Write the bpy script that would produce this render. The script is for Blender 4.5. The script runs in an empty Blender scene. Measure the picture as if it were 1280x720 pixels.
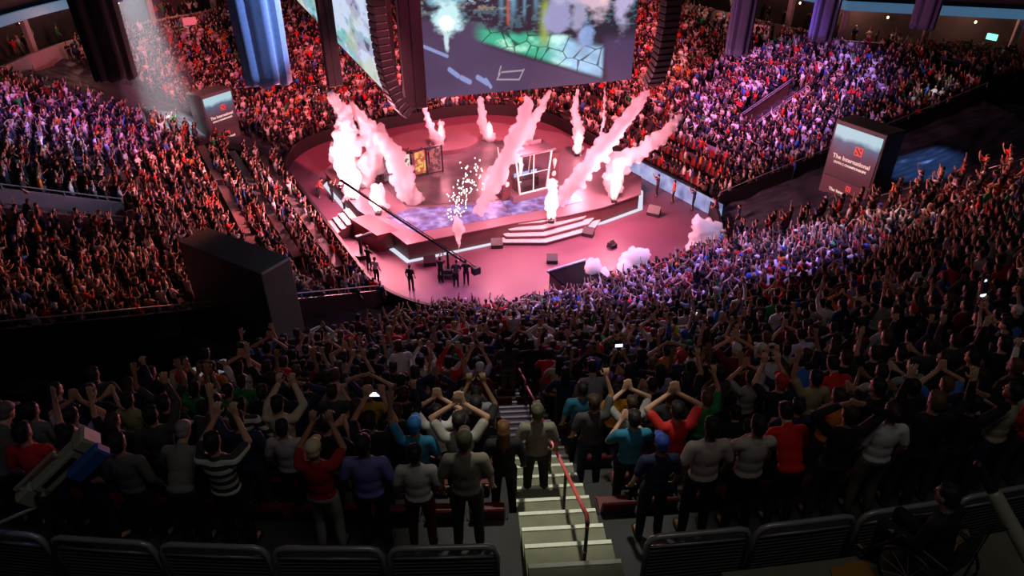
import bpy, bmesh, math, random
import numpy as np
from mathutils import Vector, Matrix, noise
random.seed(11); rng = np.random.default_rng(5)
SC = bpy.context.scene
COL = SC.collection
PI = math.pi
R = math.radians

# ------------------------------------------------------------------ helpers
def link(o, parent=None):
    COL.objects.link(o)
    if parent is not None: o.parent = parent
    return o

def tag(o, label=None, cat=None, group=None, kind=None):
    if label: o['label'] = label
    if cat: o['category'] = cat
    if group: o['group'] = group
    if kind: o['kind'] = kind
    return o

def empty(name, loc=(0, 0, 0), rz=0.0, label=None, cat=None, group=None):
    o = bpy.data.objects.new(name, None); link(o)
    o.location = loc; o.rotation_euler = (0, 0, rz); o.empty_display_size = .2
    return tag(o, label, cat, group)

class MB:
    """collects closed shapes into one mesh"""
    def __init__(s): s.v = []; s.f = []; s.mi = []
    def add(s, vs, fs, mi=0):
        b = len(s.v); s.v += [tuple(v) for v in vs]
        for f in fs: s.f.append(tuple(i + b for i in f)); s.mi.append(mi)
    def box(s, c, d, rz=0.0, rx=0.0, ry=0.0, mi=0, bev=0.0):
        M = Matrix.Translation(c) @ Matrix.Rotation(rz, 4, 'Z') @ Matrix.Rotation(ry, 4, 'Y') @ Matrix.Rotation(rx, 4, 'X')
        x, y, z = d[0] / 2, d[1] / 2, d[2] / 2
        if bev <= 0:
            vs = [M @ Vector(p) for p in [(-x,-y,-z),(x,-y,-z),(x,y,-z),(-x,y,-z),(-x,-y,z),(x,-y,z),(x,y,z),(-x,y,z)]]
            s.add(vs, [(0,3,2,1),(4,5,6,7),(0,1,5,4),(1,2,6,5),(2,3,7,6),(3,0,4,7)], mi)
        else:
            b = min(bev, x * .9, y * .9, z * .9); rings = []
            for zz, ins in ((-z, b), (-z + b, 0), (z - b, 0), (z, b)):
                X, Y = x - ins, y - ins; k = b if ins == 0 else b * .5
                rings.append([(-X+k,-Y),(X-k,-Y),(X,-Y+k),(X,Y-k),(X-k,Y),(-X+k,Y),(-X,Y-k),(-X,-Y+k)])
                rings[-1] = [(p[0], p[1], zz) for p in rings[-1]]
            vs = [M @ Vector(p) for r_ in rings for p in r_]
            fs = [tuple(range(7, -1, -1)), tuple(range(24, 32))]
            for j in range(3):
                for i in range(8):
                    k = (i + 1) % 8; fs.append((j*8+i, j*8+k, j*8+8+k, j*8+8+i))
            s.add(vs, fs, mi)
        return s
    def cap(s, a, b, r1, r2=None, n=10, rings=2, mi=0):
        """tapered capsule"""
        a = Vector(a); b = Vector(b); r2 = r1 if r2 is None else r2
        d = (b - a); L = d.length
        d = d / L if L > 1e-6 else Vector((0, 0, 1))
        q = d.to_track_quat('Z', 'Y'); vs = [a - d * r1]; prof = []
        for i in range(rings, 0, -1):
            t = i / (rings + .0) * PI / 2 * (1 - .5 / (rings + .5)); prof.append((a, -math.sin(t) * r1, math.cos(t) * r1))
        prof.append((a, 0, r1)); prof.append((b, 0, r2))
        for i in range(1, rings + 1):
            t = i / (rings + .0) * PI / 2 * (1 - .5 / (rings + .5)); prof.append((b, math.sin(t) * r2, math.cos(t) * r2))
        for c, h, r_ in prof:
            for k in range(n):
                an = 2 * PI * k / n
                vs.append(c + d * h + q @ Vector((math.cos(an) * r_, math.sin(an) * r_, 0)))
        vs.append(b + d * r2); m = len(prof); fs = []
        for k in range(n): fs.append((0, 1 + (k + 1) % n, 1 + k))
        for j in range(m - 1):
            for k in range(n):
                fs.append((1+j*n+k, 1+j*n+(k+1)%n, 1+(j+1)*n+(k+1)%n, 1+(j+1)*n+k))
        e = 1 + m * n
        for k in range(n): fs.append((1+(m-1)*n+k, 1+(m-1)*n+(k+1)%n, e))
        s.add(vs, fs, mi); return s
    def tube(s, pts, r, n=8, mi=0, closed=False):
        pts = [Vector(p) for p in pts]; m = len(pts); vs = []; fs = []
        for i, p in enumerate(pts):
            if closed: d = pts[(i+1) % m] - pts[i-1]
            else: d = pts[min(i+1, m-1)] - pts[max(i-1, 0)]
            q = d.normalized().to_track_quat('Z', 'Y')
            for k in range(n):
                an = 2 * PI * k / n; vs.append(p + q @ Vector((math.cos(an)*r, math.sin(an)*r, 0)))
        for i in range(m if closed else m - 1):
            j = (i + 1) % m
            for k in range(n): fs.append((i*n+k, i*n+(k+1)%n, j*n+(k+1)%n, j*n+k))
        if not closed:
            fs.append(tuple(range(n - 1, -1, -1))); fs.append(tuple(range((m-1)*n, m*n)))
        s.add(vs, fs, mi); return s
    def ell(s, c, r_, M=None, nu=14, nv=9, mi=0):
        c = Vector(c); vs = []; fs = []
        for j in range(nv + 1):
            t = PI * j / nv
            for i in range(nu):
                a_ = 2 * PI * i / nu
                p = Vector((r_[0]*math.sin(t)*math.cos(a_), r_[1]*math.sin(t)*math.sin(a_), r_[2]*math.cos(t)))
                vs.append(c + (M @ p if M else p))
        for j in range(nv):
            for i in range(nu):
                k = (i + 1) % nu; fs.append((j*nu+i, (j+1)*nu+i, (j+1)*nu+k, j*nu+k))
        s.add(vs, fs, mi); return s
    def prism(s, pts, z0, z1, mi=0):
        """pts: list of (x,y) counterclockwise"""
        n = len(pts)
        A = sum(pts[i][0]*pts[(i+1)%n][1] - pts[(i+1)%n][0]*pts[i][1] for i in range(n))
        if A < 0: pts = pts[::-1]
        vs = [(p[0], p[1], z0) for p in pts] + [(p[0], p[1], z1) for p in pts]
        fs = [tuple(range(n - 1, -1, -1)), tuple(range(n, 2*n))] + [(i, (i+1)%n, n+(i+1)%n, n+i) for i in range(n)]
        s.add(vs, fs, mi); return s
    def mesh(s, name):
        me = bpy.data.meshes.new(name); me.from_pydata(s.v, [], s.f); me.update()
        return me
    def build(s, name, mats, parent=None, smooth=False):
        me = s.mesh(name)
        for m in (mats if isinstance(mats, (list, tuple)) else [mats]): me.materials.append(m)
        if any(s.mi): me.polygons.foreach_set('material_index', s.mi)
        if smooth: me.polygons.foreach_set('use_smooth', [True] * len(me.polygons))
        o = bpy.data.objects.new(name, me)
        return link(o, parent)

# ------------------------------------------------------------------ materials
def newmat(name):
    m = bpy.data.materials.new(name); m.use_nodes = True; nt = m.node_tree
    return m, nt, nt.nodes['Principled BSDF']

def pmat(name, col, rough=.6, metal=0.0, nscale=6.0, namt=.25, bump=0.0, emit=None, estr=0.0, spec=.5):
    m, nt, b = newmat(name)
    tc = nt.nodes.new('ShaderNodeTexCoord'); nz = nt.nodes.new('ShaderNodeTexNoise')
    nz.inputs['Scale'].default_value = nscale; nz.inputs['Detail'].default_value = 5
    nt.links.new(tc.outputs['Object'], nz.inputs['Vector'])
    mx = nt.nodes.new('ShaderNodeMix'); mx.data_type = 'RGBA'
    mx.inputs[6].default_value = tuple(c * (1 - namt) for c in col) + (1,)
    mx.inputs[7].default_value = tuple(min(1, c * (1 + namt)) for c in col) + (1,)
    nt.links.new(nz.outputs['Fac'], mx.inputs[0]); nt.links.new(mx.outputs[2], b.inputs['Base Color'])
    b.inputs['Roughness'].default_value = rough; b.inputs['Metallic'].default_value = metal
    b.inputs['Specular IOR Level'].default_value = spec
    if bump:
        bp = nt.nodes.new('ShaderNodeBump'); bp.inputs['Strength'].default_value = bump
        nt.links.new(nz.outputs['Fac'], bp.inputs['Height']); nt.links.new(bp.outputs['Normal'], b.inputs['Normal'])
    if emit:
        b.inputs['Emission Color'].default_value = tuple(emit) + (1,); b.inputs['Emission Strength'].default_value = estr
    return m

def objcol(name, rough=.8, nscale=25.0, bump=.15, extra_spec=.3):
    """base colour = the object's own colour, woven with a little noise"""
    m, nt, b = newmat(name)
    oi = nt.nodes.new('ShaderNodeObjectInfo'); tc = nt.nodes.new('ShaderNodeTexCoord')
    nz = nt.nodes.new('ShaderNodeTexNoise'); nz.inputs['Scale'].default_value = nscale
    nt.links.new(tc.outputs['Object'], nz.inputs['Vector'])
    mr = nt.nodes.new('ShaderNodeMapRange'); mr.inputs[3].default_value = .8; mr.inputs[4].default_value = 1.15
    nt.links.new(nz.outputs['Fac'], mr.inputs[0])
    mx = nt.nodes.new('ShaderNodeMix'); mx.data_type = 'RGBA'; mx.blend_type = 'MULTIPLY'; mx.inputs[0].default_value = 1
    nt.links.new(oi.outputs['Color'], mx.inputs[6]); nt.links.new(mr.outputs[0], mx.inputs[7])
    nt.links.new(mx.outputs[2], b.inputs['Base Color']); b.inputs['Roughness'].default_value = rough
    b.inputs['Specular IOR Level'].default_value = extra_spec
    bp = nt.nodes.new('ShaderNodeBump'); bp.inputs['Strength'].default_value = bump; bp.inputs['Distance'].default_value = .01
    nt.links.new(nz.outputs['Fac'], bp.inputs['Height']); nt.links.new(bp.outputs['Normal'], b.inputs['Normal'])
    return m

def stripemat(name, c1, c2, scale=9.0):
    m, nt, b = newmat(name)
    tc = nt.nodes.new('ShaderNodeTexCoord'); sx = nt.nodes.new('ShaderNodeSeparateXYZ'); nt.links.new(tc.outputs['Object'], sx.inputs[0])
    mm = nt.nodes.new('ShaderNodeMath'); mm.operation = 'MULTIPLY'; mm.inputs[1].default_value = scale; nt.links.new(sx.outputs[2], mm.inputs[0])
    fr = nt.nodes.new('ShaderNodeMath'); fr.operation = 'FRACT'; nt.links.new(mm.outputs[0], fr.inputs[0])
    gt = nt.nodes.new('ShaderNodeMath'); gt.operation = 'GREATER_THAN'; gt.inputs[1].default_value = .5; nt.links.new(fr.outputs[0], gt.inputs[0])
    mx = nt.nodes.new('ShaderNodeMix'); mx.data_type = 'RGBA'; mx.inputs[6].default_value = c1 + (1,); mx.inputs[7].default_value = c2 + (1,)
    nt.links.new(gt.outputs[0], mx.inputs[0]); nt.links.new(mx.outputs[2], b.inputs['Base Color']); b.inputs['Roughness'].default_value = .85
    return m

def attrmat(name, emit=0.0, rough=.8):
    m, nt, b = newmat(name)
    at = nt.nodes.new('ShaderNodeAttribute'); at.attribute_name = 'col'
    if emit:
        b.inputs['Base Color'].default_value = (.01, .01, .01, 1)
        nt.links.new(at.outputs['Color'], b.inputs['Emission Color']); b.inputs['Emission Strength'].default_value = emit
    else:
        tc = nt.nodes.new('ShaderNodeTexCoord'); nz = nt.nodes.new('ShaderNodeTexNoise'); nz.inputs['Scale'].default_value = 7
        nt.links.new(tc.outputs['Object'], nz.inputs['Vector'])
        mr = nt.nodes.new('ShaderNodeMapRange'); mr.inputs[3].default_value = .8; mr.inputs[4].default_value = 1.15
        nt.links.new(nz.outputs['Fac'], mr.inputs[0])
        mx = nt.nodes.new('ShaderNodeMix'); mx.data_type = 'RGBA'; mx.blend_type = 'MULTIPLY'; mx.inputs[0].default_value = 1
        nt.links.new(at.outputs['Color'], mx.inputs[6]); nt.links.new(mr.outputs[0], mx.inputs[7])
        nt.links.new(mx.outputs[2], b.inputs['Base Color'])
    b.inputs['Roughness'].default_value = rough; b.inputs['Specular IOR Level'].default_value = .25
    return m

def volmat(name, col, dens, aniso=.2):
    m = bpy.data.materials.new(name); m.use_nodes = True; nt = m.node_tree
    nt.nodes.remove(nt.nodes['Principled BSDF'])
    vs = nt.nodes.new('ShaderNodeVolumeScatter'); vs.inputs['Color'].default_value = tuple(col) + (1,)
    vs.inputs['Density'].default_value = dens; vs.inputs['Anisotropy'].default_value = aniso
    nt.links.new(vs.outputs[0], nt.nodes['Material Output'].inputs['Volume'])
    return m

def emat(name, col, s):
    m = pmat(name, (.02, .02, .02), .5, emit=col, estr=s); return m

M = {}
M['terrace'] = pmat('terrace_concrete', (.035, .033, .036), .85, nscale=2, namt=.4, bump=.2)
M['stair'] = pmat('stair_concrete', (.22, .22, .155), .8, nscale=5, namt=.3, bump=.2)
M['nosing'] = pmat('stair_nosing', (.85, .86, .75), .6, nscale=20, namt=.15)
M['floor'] = pmat('arena_floor', (.12, .055, .085), .45, nscale=.6, namt=.22, bump=.05)
M['black'] = pmat('black_paint', (.012, .012, .014), .5, nscale=8)
M['drape'] = pmat('black_drape', (.006, .006, .007), 1.0, nscale=3, bump=.3, spec=.03)
M['silver'] = pmat('silver_sheet', (.45, .5, .52), .45, nscale=3, namt=.4, bump=.6)
M['sheet'] = pmat('plastic_sheet', (.05, .06, .08), .35, nscale=2.2, namt=.6, bump=.9)
M['darksheet'] = pmat('dark_sheet', (.035, .035, .05), .6, nscale=2, namt=.5, bump=.5)
M['metal'] = pmat('brushed_rail', (.34, .33, .34), .35, metal=.35, nscale=30, namt=.15)
M['dmetal'] = pmat('dark_metal', (.05, .05, .055), .45, metal=.7, nscale=20)
M['panel'] = pmat('barrier_panel', (.10, .105, .10), .5, metal=.1, nscale=12)
M['seat'] = pmat('seat_plastic', (.10, .004, .008), .5, nscale=10)
M['redlitrail'] = pmat('red_lit_rail', (.70, .12, .12), .4, nscale=15)  # pink-red light on the top rail put into its base colour
M['fascia'] = pmat('fascia_paint', (.30, .22, .24), .7, nscale=2)
M['suite'] = pmat('suite_wall', (.045, .035, .04), .8, nscale=1.2, namt=.6)
M['bluefascia'] = pmat('blue_fascia', (.05, .12, .2), .5, emit=(.10, .28, .50), estr=.35)
M['stage'] = pmat('stage_deck', (.15, .10, .12), .35, nscale=1.0, namt=.2)
M['stageside'] = pmat('stage_skirt', (.10, .04, .045), .5, nscale=2)
M['skirtlight'] = emat('skirt_light', (.75, .82, .95), .9)
M['step'] = pmat('step_white', (.42, .42, .40), .5, nscale=4)
M['lamp_warm'] = emat('warm_lamp', (1, .62, .25), 5)
M['lamp_white'] = emat('white_lamp', (.9, .95, 1), 12)
M['ledblue'] = emat('blue_led', (.35, .25, 1.0), 12)
M['screenattr'] = attrmat('screen_image', emit=1.0)
M['crowd'] = attrmat('crowd_cloth')
M['cloth'] = objcol('cloth'); M['skin'] = objcol('skin', .55, 12, .05, .4); M['hair'] = objcol('hair', .6, 60, .4)
M['trousers'] = objcol('trouser_cloth', .85, 40, .2); M['shoe'] = objcol('shoe_leather', .5, 15, .1)
M['eye'] = pmat('eye', (.05, .03, .02), .15)
M['stripe'] = stripemat('striped_cloth', (.03, .03, .035), (.55, .56, .5))
M['phone'] = pmat('phone_case', (.015, .015, .018), .3)
M['phonescreen'] = emat('phone_screen', (.55, .65, 1.0), 2.5)
M['cream'] = pmat('cream_housing', (.30, .31, .24), .4, nscale=5)
M['bluecloth'] = pmat('blue_cover', (.02, .09, .38), .6, nscale=8)
M['smoke'] = volmat('smoke_white', (.985, .955, .96), 5.5)
M['smoke_thin'] = volmat('smoke_thin', (.97, .93, .95), .9)
M['haze'] = volmat('haze', (.9, .95, 1), .035, .0)

# ------------------------------------------------------------------ plan of the place
CAMH = 22.0; PITCH = R(32.5); FPX = 853.0
ax = Vector((-.5, .8660254)); nx = Vector((.8660254, .5))
def W(s, t, z=0.0):
    p = ax * s + nx * t; return Vector((p.x, p.y, z))
ROT = math.atan2(nx.y, nx.x)        # rotation that lays local X along t, local Y along s
CC = {'NL': W(34.5, 18), 'NR': W(34.5, 27), 'FR': W(52, 27), 'FL': W(52, 18)}
def arc(c, a0, a1, step=1.5):
    n = max(2, int(abs(a1 - a0) / step)); out = []
    for i in range(n + 1):
        a_ = R(a0 + (a1 - a0) * i / n); nv = Vector((math.sin(a_), -math.cos(a_)))
        b = Vector((CC[c].x, CC[c].y)) + nv * 8; out.append((b, nv))
    return out
def seg(s0, t0, s1, t1, nv, n=6):
    return [(Vector(W(s0 + (s1-s0)*i/n, t0 + (t1-t0)*i/n)[:2]), nv) for i in range(1, n)]
NEAR = arc('NL', -10, 30) + seg(26.5, 18, 26.5, 27, -ax) + arc('NR', 30, 60)
DR_R = arc('NR', 60, 98)
RIGHT = arc('NR', 98, 120) + seg(34.5, 35, 52, 35, nx, 8) + arc('FR', 120, 210)
BACK = arc('FR', 210, 210.5) + seg(60, 27, 60, 18, ax, 5) + arc('FL', 210, 262)
DR_B = arc('FL', 262, 277)
LEFT = arc('FL', 277, 300) + seg(52, 10, 34.5, 10, -nx, 8) + arc('NL', -60, -40)
DR_L = arc('NL', -40, -10)
def at(path, i, o, z): b, nv = path[i]; p = b + nv * o; return (p.x, p.y, z)

def cam_px(p):
    dz = p[2] - CAMH
    d = p[1] * math.cos(PITCH) - dz * math.sin(PITCH); up = p[1] * math.sin(PITCH) + dz * math.cos(PITCH)
    if d < .5: return (-9999, -9999, d)
    return (640 + FPX * p[0] / d, 360 - FPX * up / d, d)

ROW = .85
def rows(rise, n): return [(1 + ROW * k, rise * ROW * (k + 1)) for k in range(n)]
NR_ = rows(.588, 30); SRW = .70; SR_ = [(1 + SRW * k, .4 * SRW * (k + 1)) for k in range(26)]

def terrace(name, path, rws, mat, walls=True, top_extra=0.0):
    mb = MB(); vs = []; fs = []
    prof = [(0.6, 0.0)]
    for k, (o, z) in enumerate(rws):
        oo = o - .45; prof += [(oo, prof[-1][1]), (oo, z)]
    prof.append((rws[-1][0] + .45 + top_extra, rws[-1][1]))
    n = len(path); m = len(prof)
    for i in range(n):
        for (o, z) in prof: vs.append(at(path, i, o, z))
    for i in range(n - 1):
        for j in range(m - 1): fs.append((i*m+j, (i+1)*m+j, (i+1)*m+j+1, i*m+j+1))
    if walls:      # end walls down to the floor and a back wall
        for i in (0, n - 1):
            b = len(vs)
            for (o, z) in prof: vs.append(at(path, i, o, -.02))
            for j in range(m - 1): fs.append((i*m+j, i*m+j+1, b+j+1, b+j))
    mb.add(vs, fs); o = mb.build(name, mat); tag(o, kind='structure'); return o

def strip_wall(name, path, o, z0, z1, mat, th=.15, kind='structure'):
    """a wall that follows the bowl"""
    mb = MB(); vs = []; fs = []; n = len(path)
    for i in range(n):
        vs += [at(path, i, o, z0), at(path, i, o + th, z0), at(path, i, o + th, z1), at(path, i, o, z1)]
    for i in range(n - 1):
        for j in range(4): fs.append((i*4+j, i*4+(j+1)%4, (i+1)*4+(j+1)%4, (i+1)*4+j))
    fs += [(0, 1, 2, 3), ((n-1)*4+3, (n-1)*4+2, (n-1)*4+1, (n-1)*4)]
    mb.add(vs, fs); ob = mb.build(name, mat)
    if kind: ob['kind'] = kind
    return ob

# ------------------------------------------------------------------ people
HEADC = Vector((0, .02, 1.625))
def arm(elbow, wrist, hd=None, curl=.3, palm=None): return dict(e=elbow, w=wrist, hd=hd, curl=curl, palm=palm)
POSES = {
 'down':   dict(l=arm((-.26,-.03,1.14), (-.27,.08,.90)), r=arm((.26,-.03,1.14), (.27,.08,.90)), txt='arms down'),
 'both_up':dict(l=arm((-.36,.05,1.62), (-.33,.09,1.88), curl=.1), r=arm((.36,.05,1.62), (.33,.09,1.88), curl=.1), txt='arms up'),
 'clap_up':dict(l=arm((-.33,.13,1.58), (-.05,.20,1.74), (.25,.1,.9), .15), r=arm((.33,.13,1.58), (.05,.20,1.74), (-.25,.1,.9), .15), txt='clapping overhead'),
 'clap':   dict(l=arm((-.28,.10,1.18), (-.07,.33,1.30), (.5,.5,.5), .15), r=arm((.28,.10,1.18), (.07,.33,1.30), (-.5,.5,.5), .15), txt='clapping'),
 'film':   dict(l=arm((-.25,.24,1.42), (-.10,.40,1.66), (.1,.1,1), .7), r=arm((.25,.24,1.42), (.10,.40,1.66), (-.1,.1,1), .7), txt='filming', phone=((0,.45,1.76), True)),
 'film_one':dict(l=arm((-.26,-.02,1.14), (-.25,.12,.92)), r=arm((.27,.16,1.64), (.20,.24,1.88), (-.05,.1,1), .7), txt='phone raised', phone=((.19,.29,1.99), False)),
 'on_head':dict(l=arm((-.38,.02,1.62), (-.13,.03,1.75), (1,.0,.2), .4), r=arm((.38,.02,1.62), (.13,.03,1.75), (-1,.0,.2), .4), txt='hands on head'),
 'one_up': dict(l=arm((-.30,.08,1.66), (-.28,.12,1.92), curl=.1), r=arm((.26,-.02,1.14), (.22,.14,.94)), txt='left arm up'),
 'hips':   dict(l=arm((-.38,-.05,1.18), (-.20,.06,1.02), (.8,.5,-.3), .3), r=arm((.38,-.05,1.18), (.20,.06,1.02), (-.8,.5,-.3), .3), txt='hands on hips'),
 'crossed':dict(l=arm((-.27,.10,1.20), (.03,.24,1.24), (1,.05,.1), .3), r=arm((.27,.10,1.20), (-.03,.21,1.18), (-1,.05,.1), .3), txt='arms folded'),
 'lean':   dict(l=arm((-.28,.14,1.20), (-.14,.36,1.12), (.3,.8,0), .4), r=arm((.28,.14,1.20), (.14,.36,1.12), (-.3,.8,0), .4), lean=34, txt='leaning forward'),
 'seated': dict(l=arm((-.27,.06,1.16), (-.16,.32,1.06), (.2,.9,-.1), .4), r=arm((.27,.06,1.16), (.16,.32,1.06), (-.2,.9,-.1), .4), seated=True, lean=10, txt='sitting'),
}
def xf(pose):
    """transform of everything above the hip"""
    P = POSES[pose]; ln = R(P.get('lean', 0)); piv = Vector((0, 0, .96))
    T = Matrix.Translation(piv) @ Matrix.Rotation(-ln, 4, 'X') @ Matrix.Translation(-piv)
    if P.get('seated'): T = Matrix.Translation((0, -.02, -.44)) @ T
    return T

def hand(mb, T, w, d, curl, sgn, fine=True, palm=None):
    w = T @ Vector(w); d = (T.to_3x3() @ Vector(d)).normalized()
    up = T.to_3x3() @ Vector((0, 1, 0)) if abs(d.y) < .8 else T.to_3x3() @ Vector((0, 0, -1))
    nrm = (up - d * up.dot(d)).normalized(); lat = d.cross(nrm).normalized()
    if lat.dot(Vector((-sgn, 0, 0))) < 0: lat = -lat     # towards the body's middle = thumb side
    if not fine:
        mb.cap(w, w + d * .10, .032, .035, 8); mb.cap(w + d * .1, w + d * .16 + nrm * .03 * curl, .03, .018, 8); return
    for o in (-.030, -.010, .010, .030): mb.cap(w + lat * o * .8, w + d * .088 + lat * o, .0155, .0145, 8)
    for i, (o, L) in enumerate(((-.033, .055), (-.0115, .070), (.0115, .075), (.033, .066))):
        k = w + d * .092 + lat * o; fan = (d + lat * o * 5.0).normalized()
        d1 = (fan * math.cos(curl * .9) + nrm * math.sin(curl * .9)).normalized()
        d2 = (fan * math.cos(curl * 2.1) + nrm * math.sin(curl * 2.1)).normalized()
        k1 = k + d1 * L * .55; mb.cap(k, k1, .0105, .0098, 8); mb.cap(k1, k1 + d2 * L * .5, .0098, .0085, 8)
    b = w + d * .03 + lat * .03; b1 = b + (d * .55 + lat * .75 + nrm * .25).normalized() * .045
    mb.cap(b, b1, .0135, .012, 8); mb.cap(b1, b1 + (d * .9 + lat * .2 + nrm * .4).normalized() * .035, .012, .0095, 8)

def legs(pose):
    if POSES[pose].get('seated'):
        return [[(s_ * .10, 0, .50), (s_ * .13, .44, .52), (s_ * .14, .42, .09), (s_ * .15, .56, .05)] for s_ in (-1, 1)]
    return [[(s_ * .09, 0, .92), (s_ * .11, .025, .50), (s_ * .12, -.02, .09), (s_ * .14, .13, .045)] for s_ in (-1, 1)]

def body_prims(pose, fine=True, exposed=False):
    mb = MB(); T = xf(pose); P = POSES[pose]; t3 = T.to_3x3()
    H = T @ HEADC
    hm = t3 if not P.get('lean') else (Matrix.Rotation(R(P['lean'] * .5), 3, 'X') @ t3)
    def hp(x, y, z): return H + hm @ Vector((x, y, z))
    mb.ell(H + hm @ Vector((0, 0, .015)), (.074, .094, .105), hm, 18, 12)
    mb.ell(hp(0, .035, -.055), (.054, .058, .058), hm)                 # jaw
    mb.cap(T @ Vector((0, -.02, 1.42)), hp(0, -.01, -.05), .062, .056)  # neck
    if fine:
        mb.cap(hp(0, .088, .015), hp(0, .108, -.020), .011, .014, 8)    # nose
        mb.cap(hp(-.028, .084, .038), hp(.028, .084, .038), .013, .013, 8)  # brow
        mb.cap(hp(-.020, .086, -.052), hp(.020, .086, -.052), .010, .010, 8)  # mouth
        mb.ell(hp(0, .082, -.088), (.022, .016, .016), hm, 8, 6)        # chin
        for s_ in (-1, 1):
            mb.ell(hp(s_ * .076, -.003, .0), (.010, .020, .031), hm, 8, 6)   # ear
    for s_, A in ((-1, P['l']), (1, P['r'])):
        sh = T @ Vector((s_ * .185, -.005, 1.40)); e = T @ Vector(A['e']); w = T @ Vector(A['w'])
        if not exposed: mb.cap(sh, e, .052, .040)
        mb.cap(e, w, .040, .027); 
        hd = A['hd'] or tuple((Vector(A['w']) - Vector(A['e'])).normalized())
        hand(mb, T, A['w'], hd, A['curl'], s_, fine)
    if not exposed:
        mb.ell(T @ Vector((0, 0, 1.28)), (.155, .105, .19), t3); mb.cap(T @ Vector((-.14, -.01, 1.40)), T @ Vector((.14, -.01, 1.40)), .055)
        mb.ell(T @ Vector((0, 0, 1.08)), (.13, .095, .16), t3); mb.ell(T @ Vector((0, -.01, .95)), (.15, .105, .11), t3)
        for L in legs(pose):
            mb.cap(L[0], L[1], .080, .052); mb.cap(L[1], L[2], .052, .036); mb.cap(L[2], L[3], .036, .034)
    return mb, H, hm

def shirt_prims(pose, long=False):
    mb = MB(); T = xf(pose); P = POSES[pose]; t3 = T.to_3x3()
    mb.ell(T @ Vector((0, 0, 1.28)), (.176, .124, .20), t3); mb.cap(T @ Vector((-.15, -.01, 1.395)), T @ Vector((.15, -.01, 1.395)), .068)
    mb.ell(T @ Vector((0, 0, 1.10)), (.158, .118, .18), t3); mb.ell(T @ Vector((0, -.005, .965)), (.170, .124, .085), t3)
    mb.cap(T @ Vector((0, -.02, 1.42)), T @ Vector((0, -.015, 1.465)), .070, .064)
    for s_, A in ((-1, P['l']), (1, P['r'])):
        sh = T @ Vector((s_ * .18, -.005, 1.395)); e = T @ Vector(A['e']); w = T @ Vector(A['w'])
        if long: mb.cap(sh, e, .070, .056); mb.cap(e, e.lerp(w, .93), .056, .040)
        else: mb.cap(sh, sh.lerp(e, .72), .070, .064)
    return mb
def trouser_prims(pose):
    mb = MB(); T = xf(pose); st = POSES[pose].get('seated')
    dz = -.44 if st else 0
    mb.ell((0, -.01, .94 + dz), (.165, .122, .12))
    for L in legs(pose):
        mb.cap(L[0], L[1], .098, .070); mb.cap(L[1], Vector(L[1]).lerp(Vector(L[2]), .96), .070, .055)
    return mb
def shoe_prims(pose, i):
    mb = MB()
    for L in legs(pose)[i:i+1]:
        a_ = Vector(L[2]); b_ = Vector(L[3]); mb.cap((a_.x, a_.y - .03, .050), (b_.x, b_.y, .042), .048, .040); mb.cap(a_, (a_.x, a_.y, .06), .050, .048)
    return mb
# hair in head space (origin = head centre)
def hair_prims(kind):
    mb = MB()
    if kind in ('short', 'long', 'bun'):
        mb.ell((0, -.018, .042), (.083, .096, .092), None, 16, 10); mb.ell((0, -.045, -.01), (.076, .068, .080), None, 14, 9)
        for i in range(7):
            a_ = PI * (i / 6.0); mb.ell((.055 * math.cos(a_), .052 * math.sin(a_) - .0, .095), (.03, .03, .022), None, 8, 6)
    if kind == 'long':
        mb.cap((-.035, -.07, 0), (-.05, -.085, -.26), .052, .030); mb.cap((.035, -.07, 0), (.05, -.085, -.26), .052, .030)
        mb.cap((0, -.085, 0), (0, -.105, -.29), .055, .032)
    if kind == 'bun': mb.ell((0, -.115, .06), (.045, .042, .042)); 
    if kind == 'cap':
        mb.ell((0, -.008, .058), (.088, .103, .082), None, 18, 10); mb.cap((-.045, .07, .052), (.045, .07, .052), .012)
        mb.ell((0, .115, .048), (.062, .068, .012), None, 12, 6); mb.ell((0, -.008, .142), (.012, .012, .008), None, 8, 5)
        mb.ell((0, -.045, -.005), (.077, .066, .065), None, 12, 8)
    return mb

def remeshed(mb, vox, faces, smooth=1, name='m'):
    me = mb.mesh(name); o = bpy.data.objects.new(name, me); COL.objects.link(o)
    r_ = o.modifiers.new('r', 'REMESH'); r_.mode = 'VOXEL'; r_.voxel_size = vox; r_.use_smooth_shade = True
    if smooth: s_ = o.modifiers.new('s', 'SMOOTH'); s_.factor = .5; s_.iterations = smooth
    dg = bpy.context.evaluated_depsgraph_get()
    n = len(o.evaluated_get(dg).to_mesh().polygons)
    if n * 2 > faces:
        d_ = o.modifiers.new('d', 'DECIMATE'); d_.ratio = min(1, faces / (n * 2.0))
    dg = bpy.context.evaluated_depsgraph_get()
    out = bpy.data.meshes.new_from_object(o.evaluated_get(dg))
    bpy.data.objects.remove(o); bpy.data.meshes.remove(me)
    out.polygons.foreach_set('use_smooth', [True] * len(out.polygons)); out.name = name
    return out
def arrays(me):
    me.calc_loop_triangles(); v = np.empty(len(me.vertices) * 3, np.float32); me.vertices.foreach_get('co', v)
    t = np.empty(len(me.loop_triangles) * 3, np.int32); me.loop_triangles.foreach_get('vertices', t)
    return v.reshape(-1, 3), t.reshape(-1, 3)
def lod(mb, vox, faces):
    me = remeshed(mb, vox, faces, 0); r_ = arrays(me); bpy.data.meshes.remove(me); return r_

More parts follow.
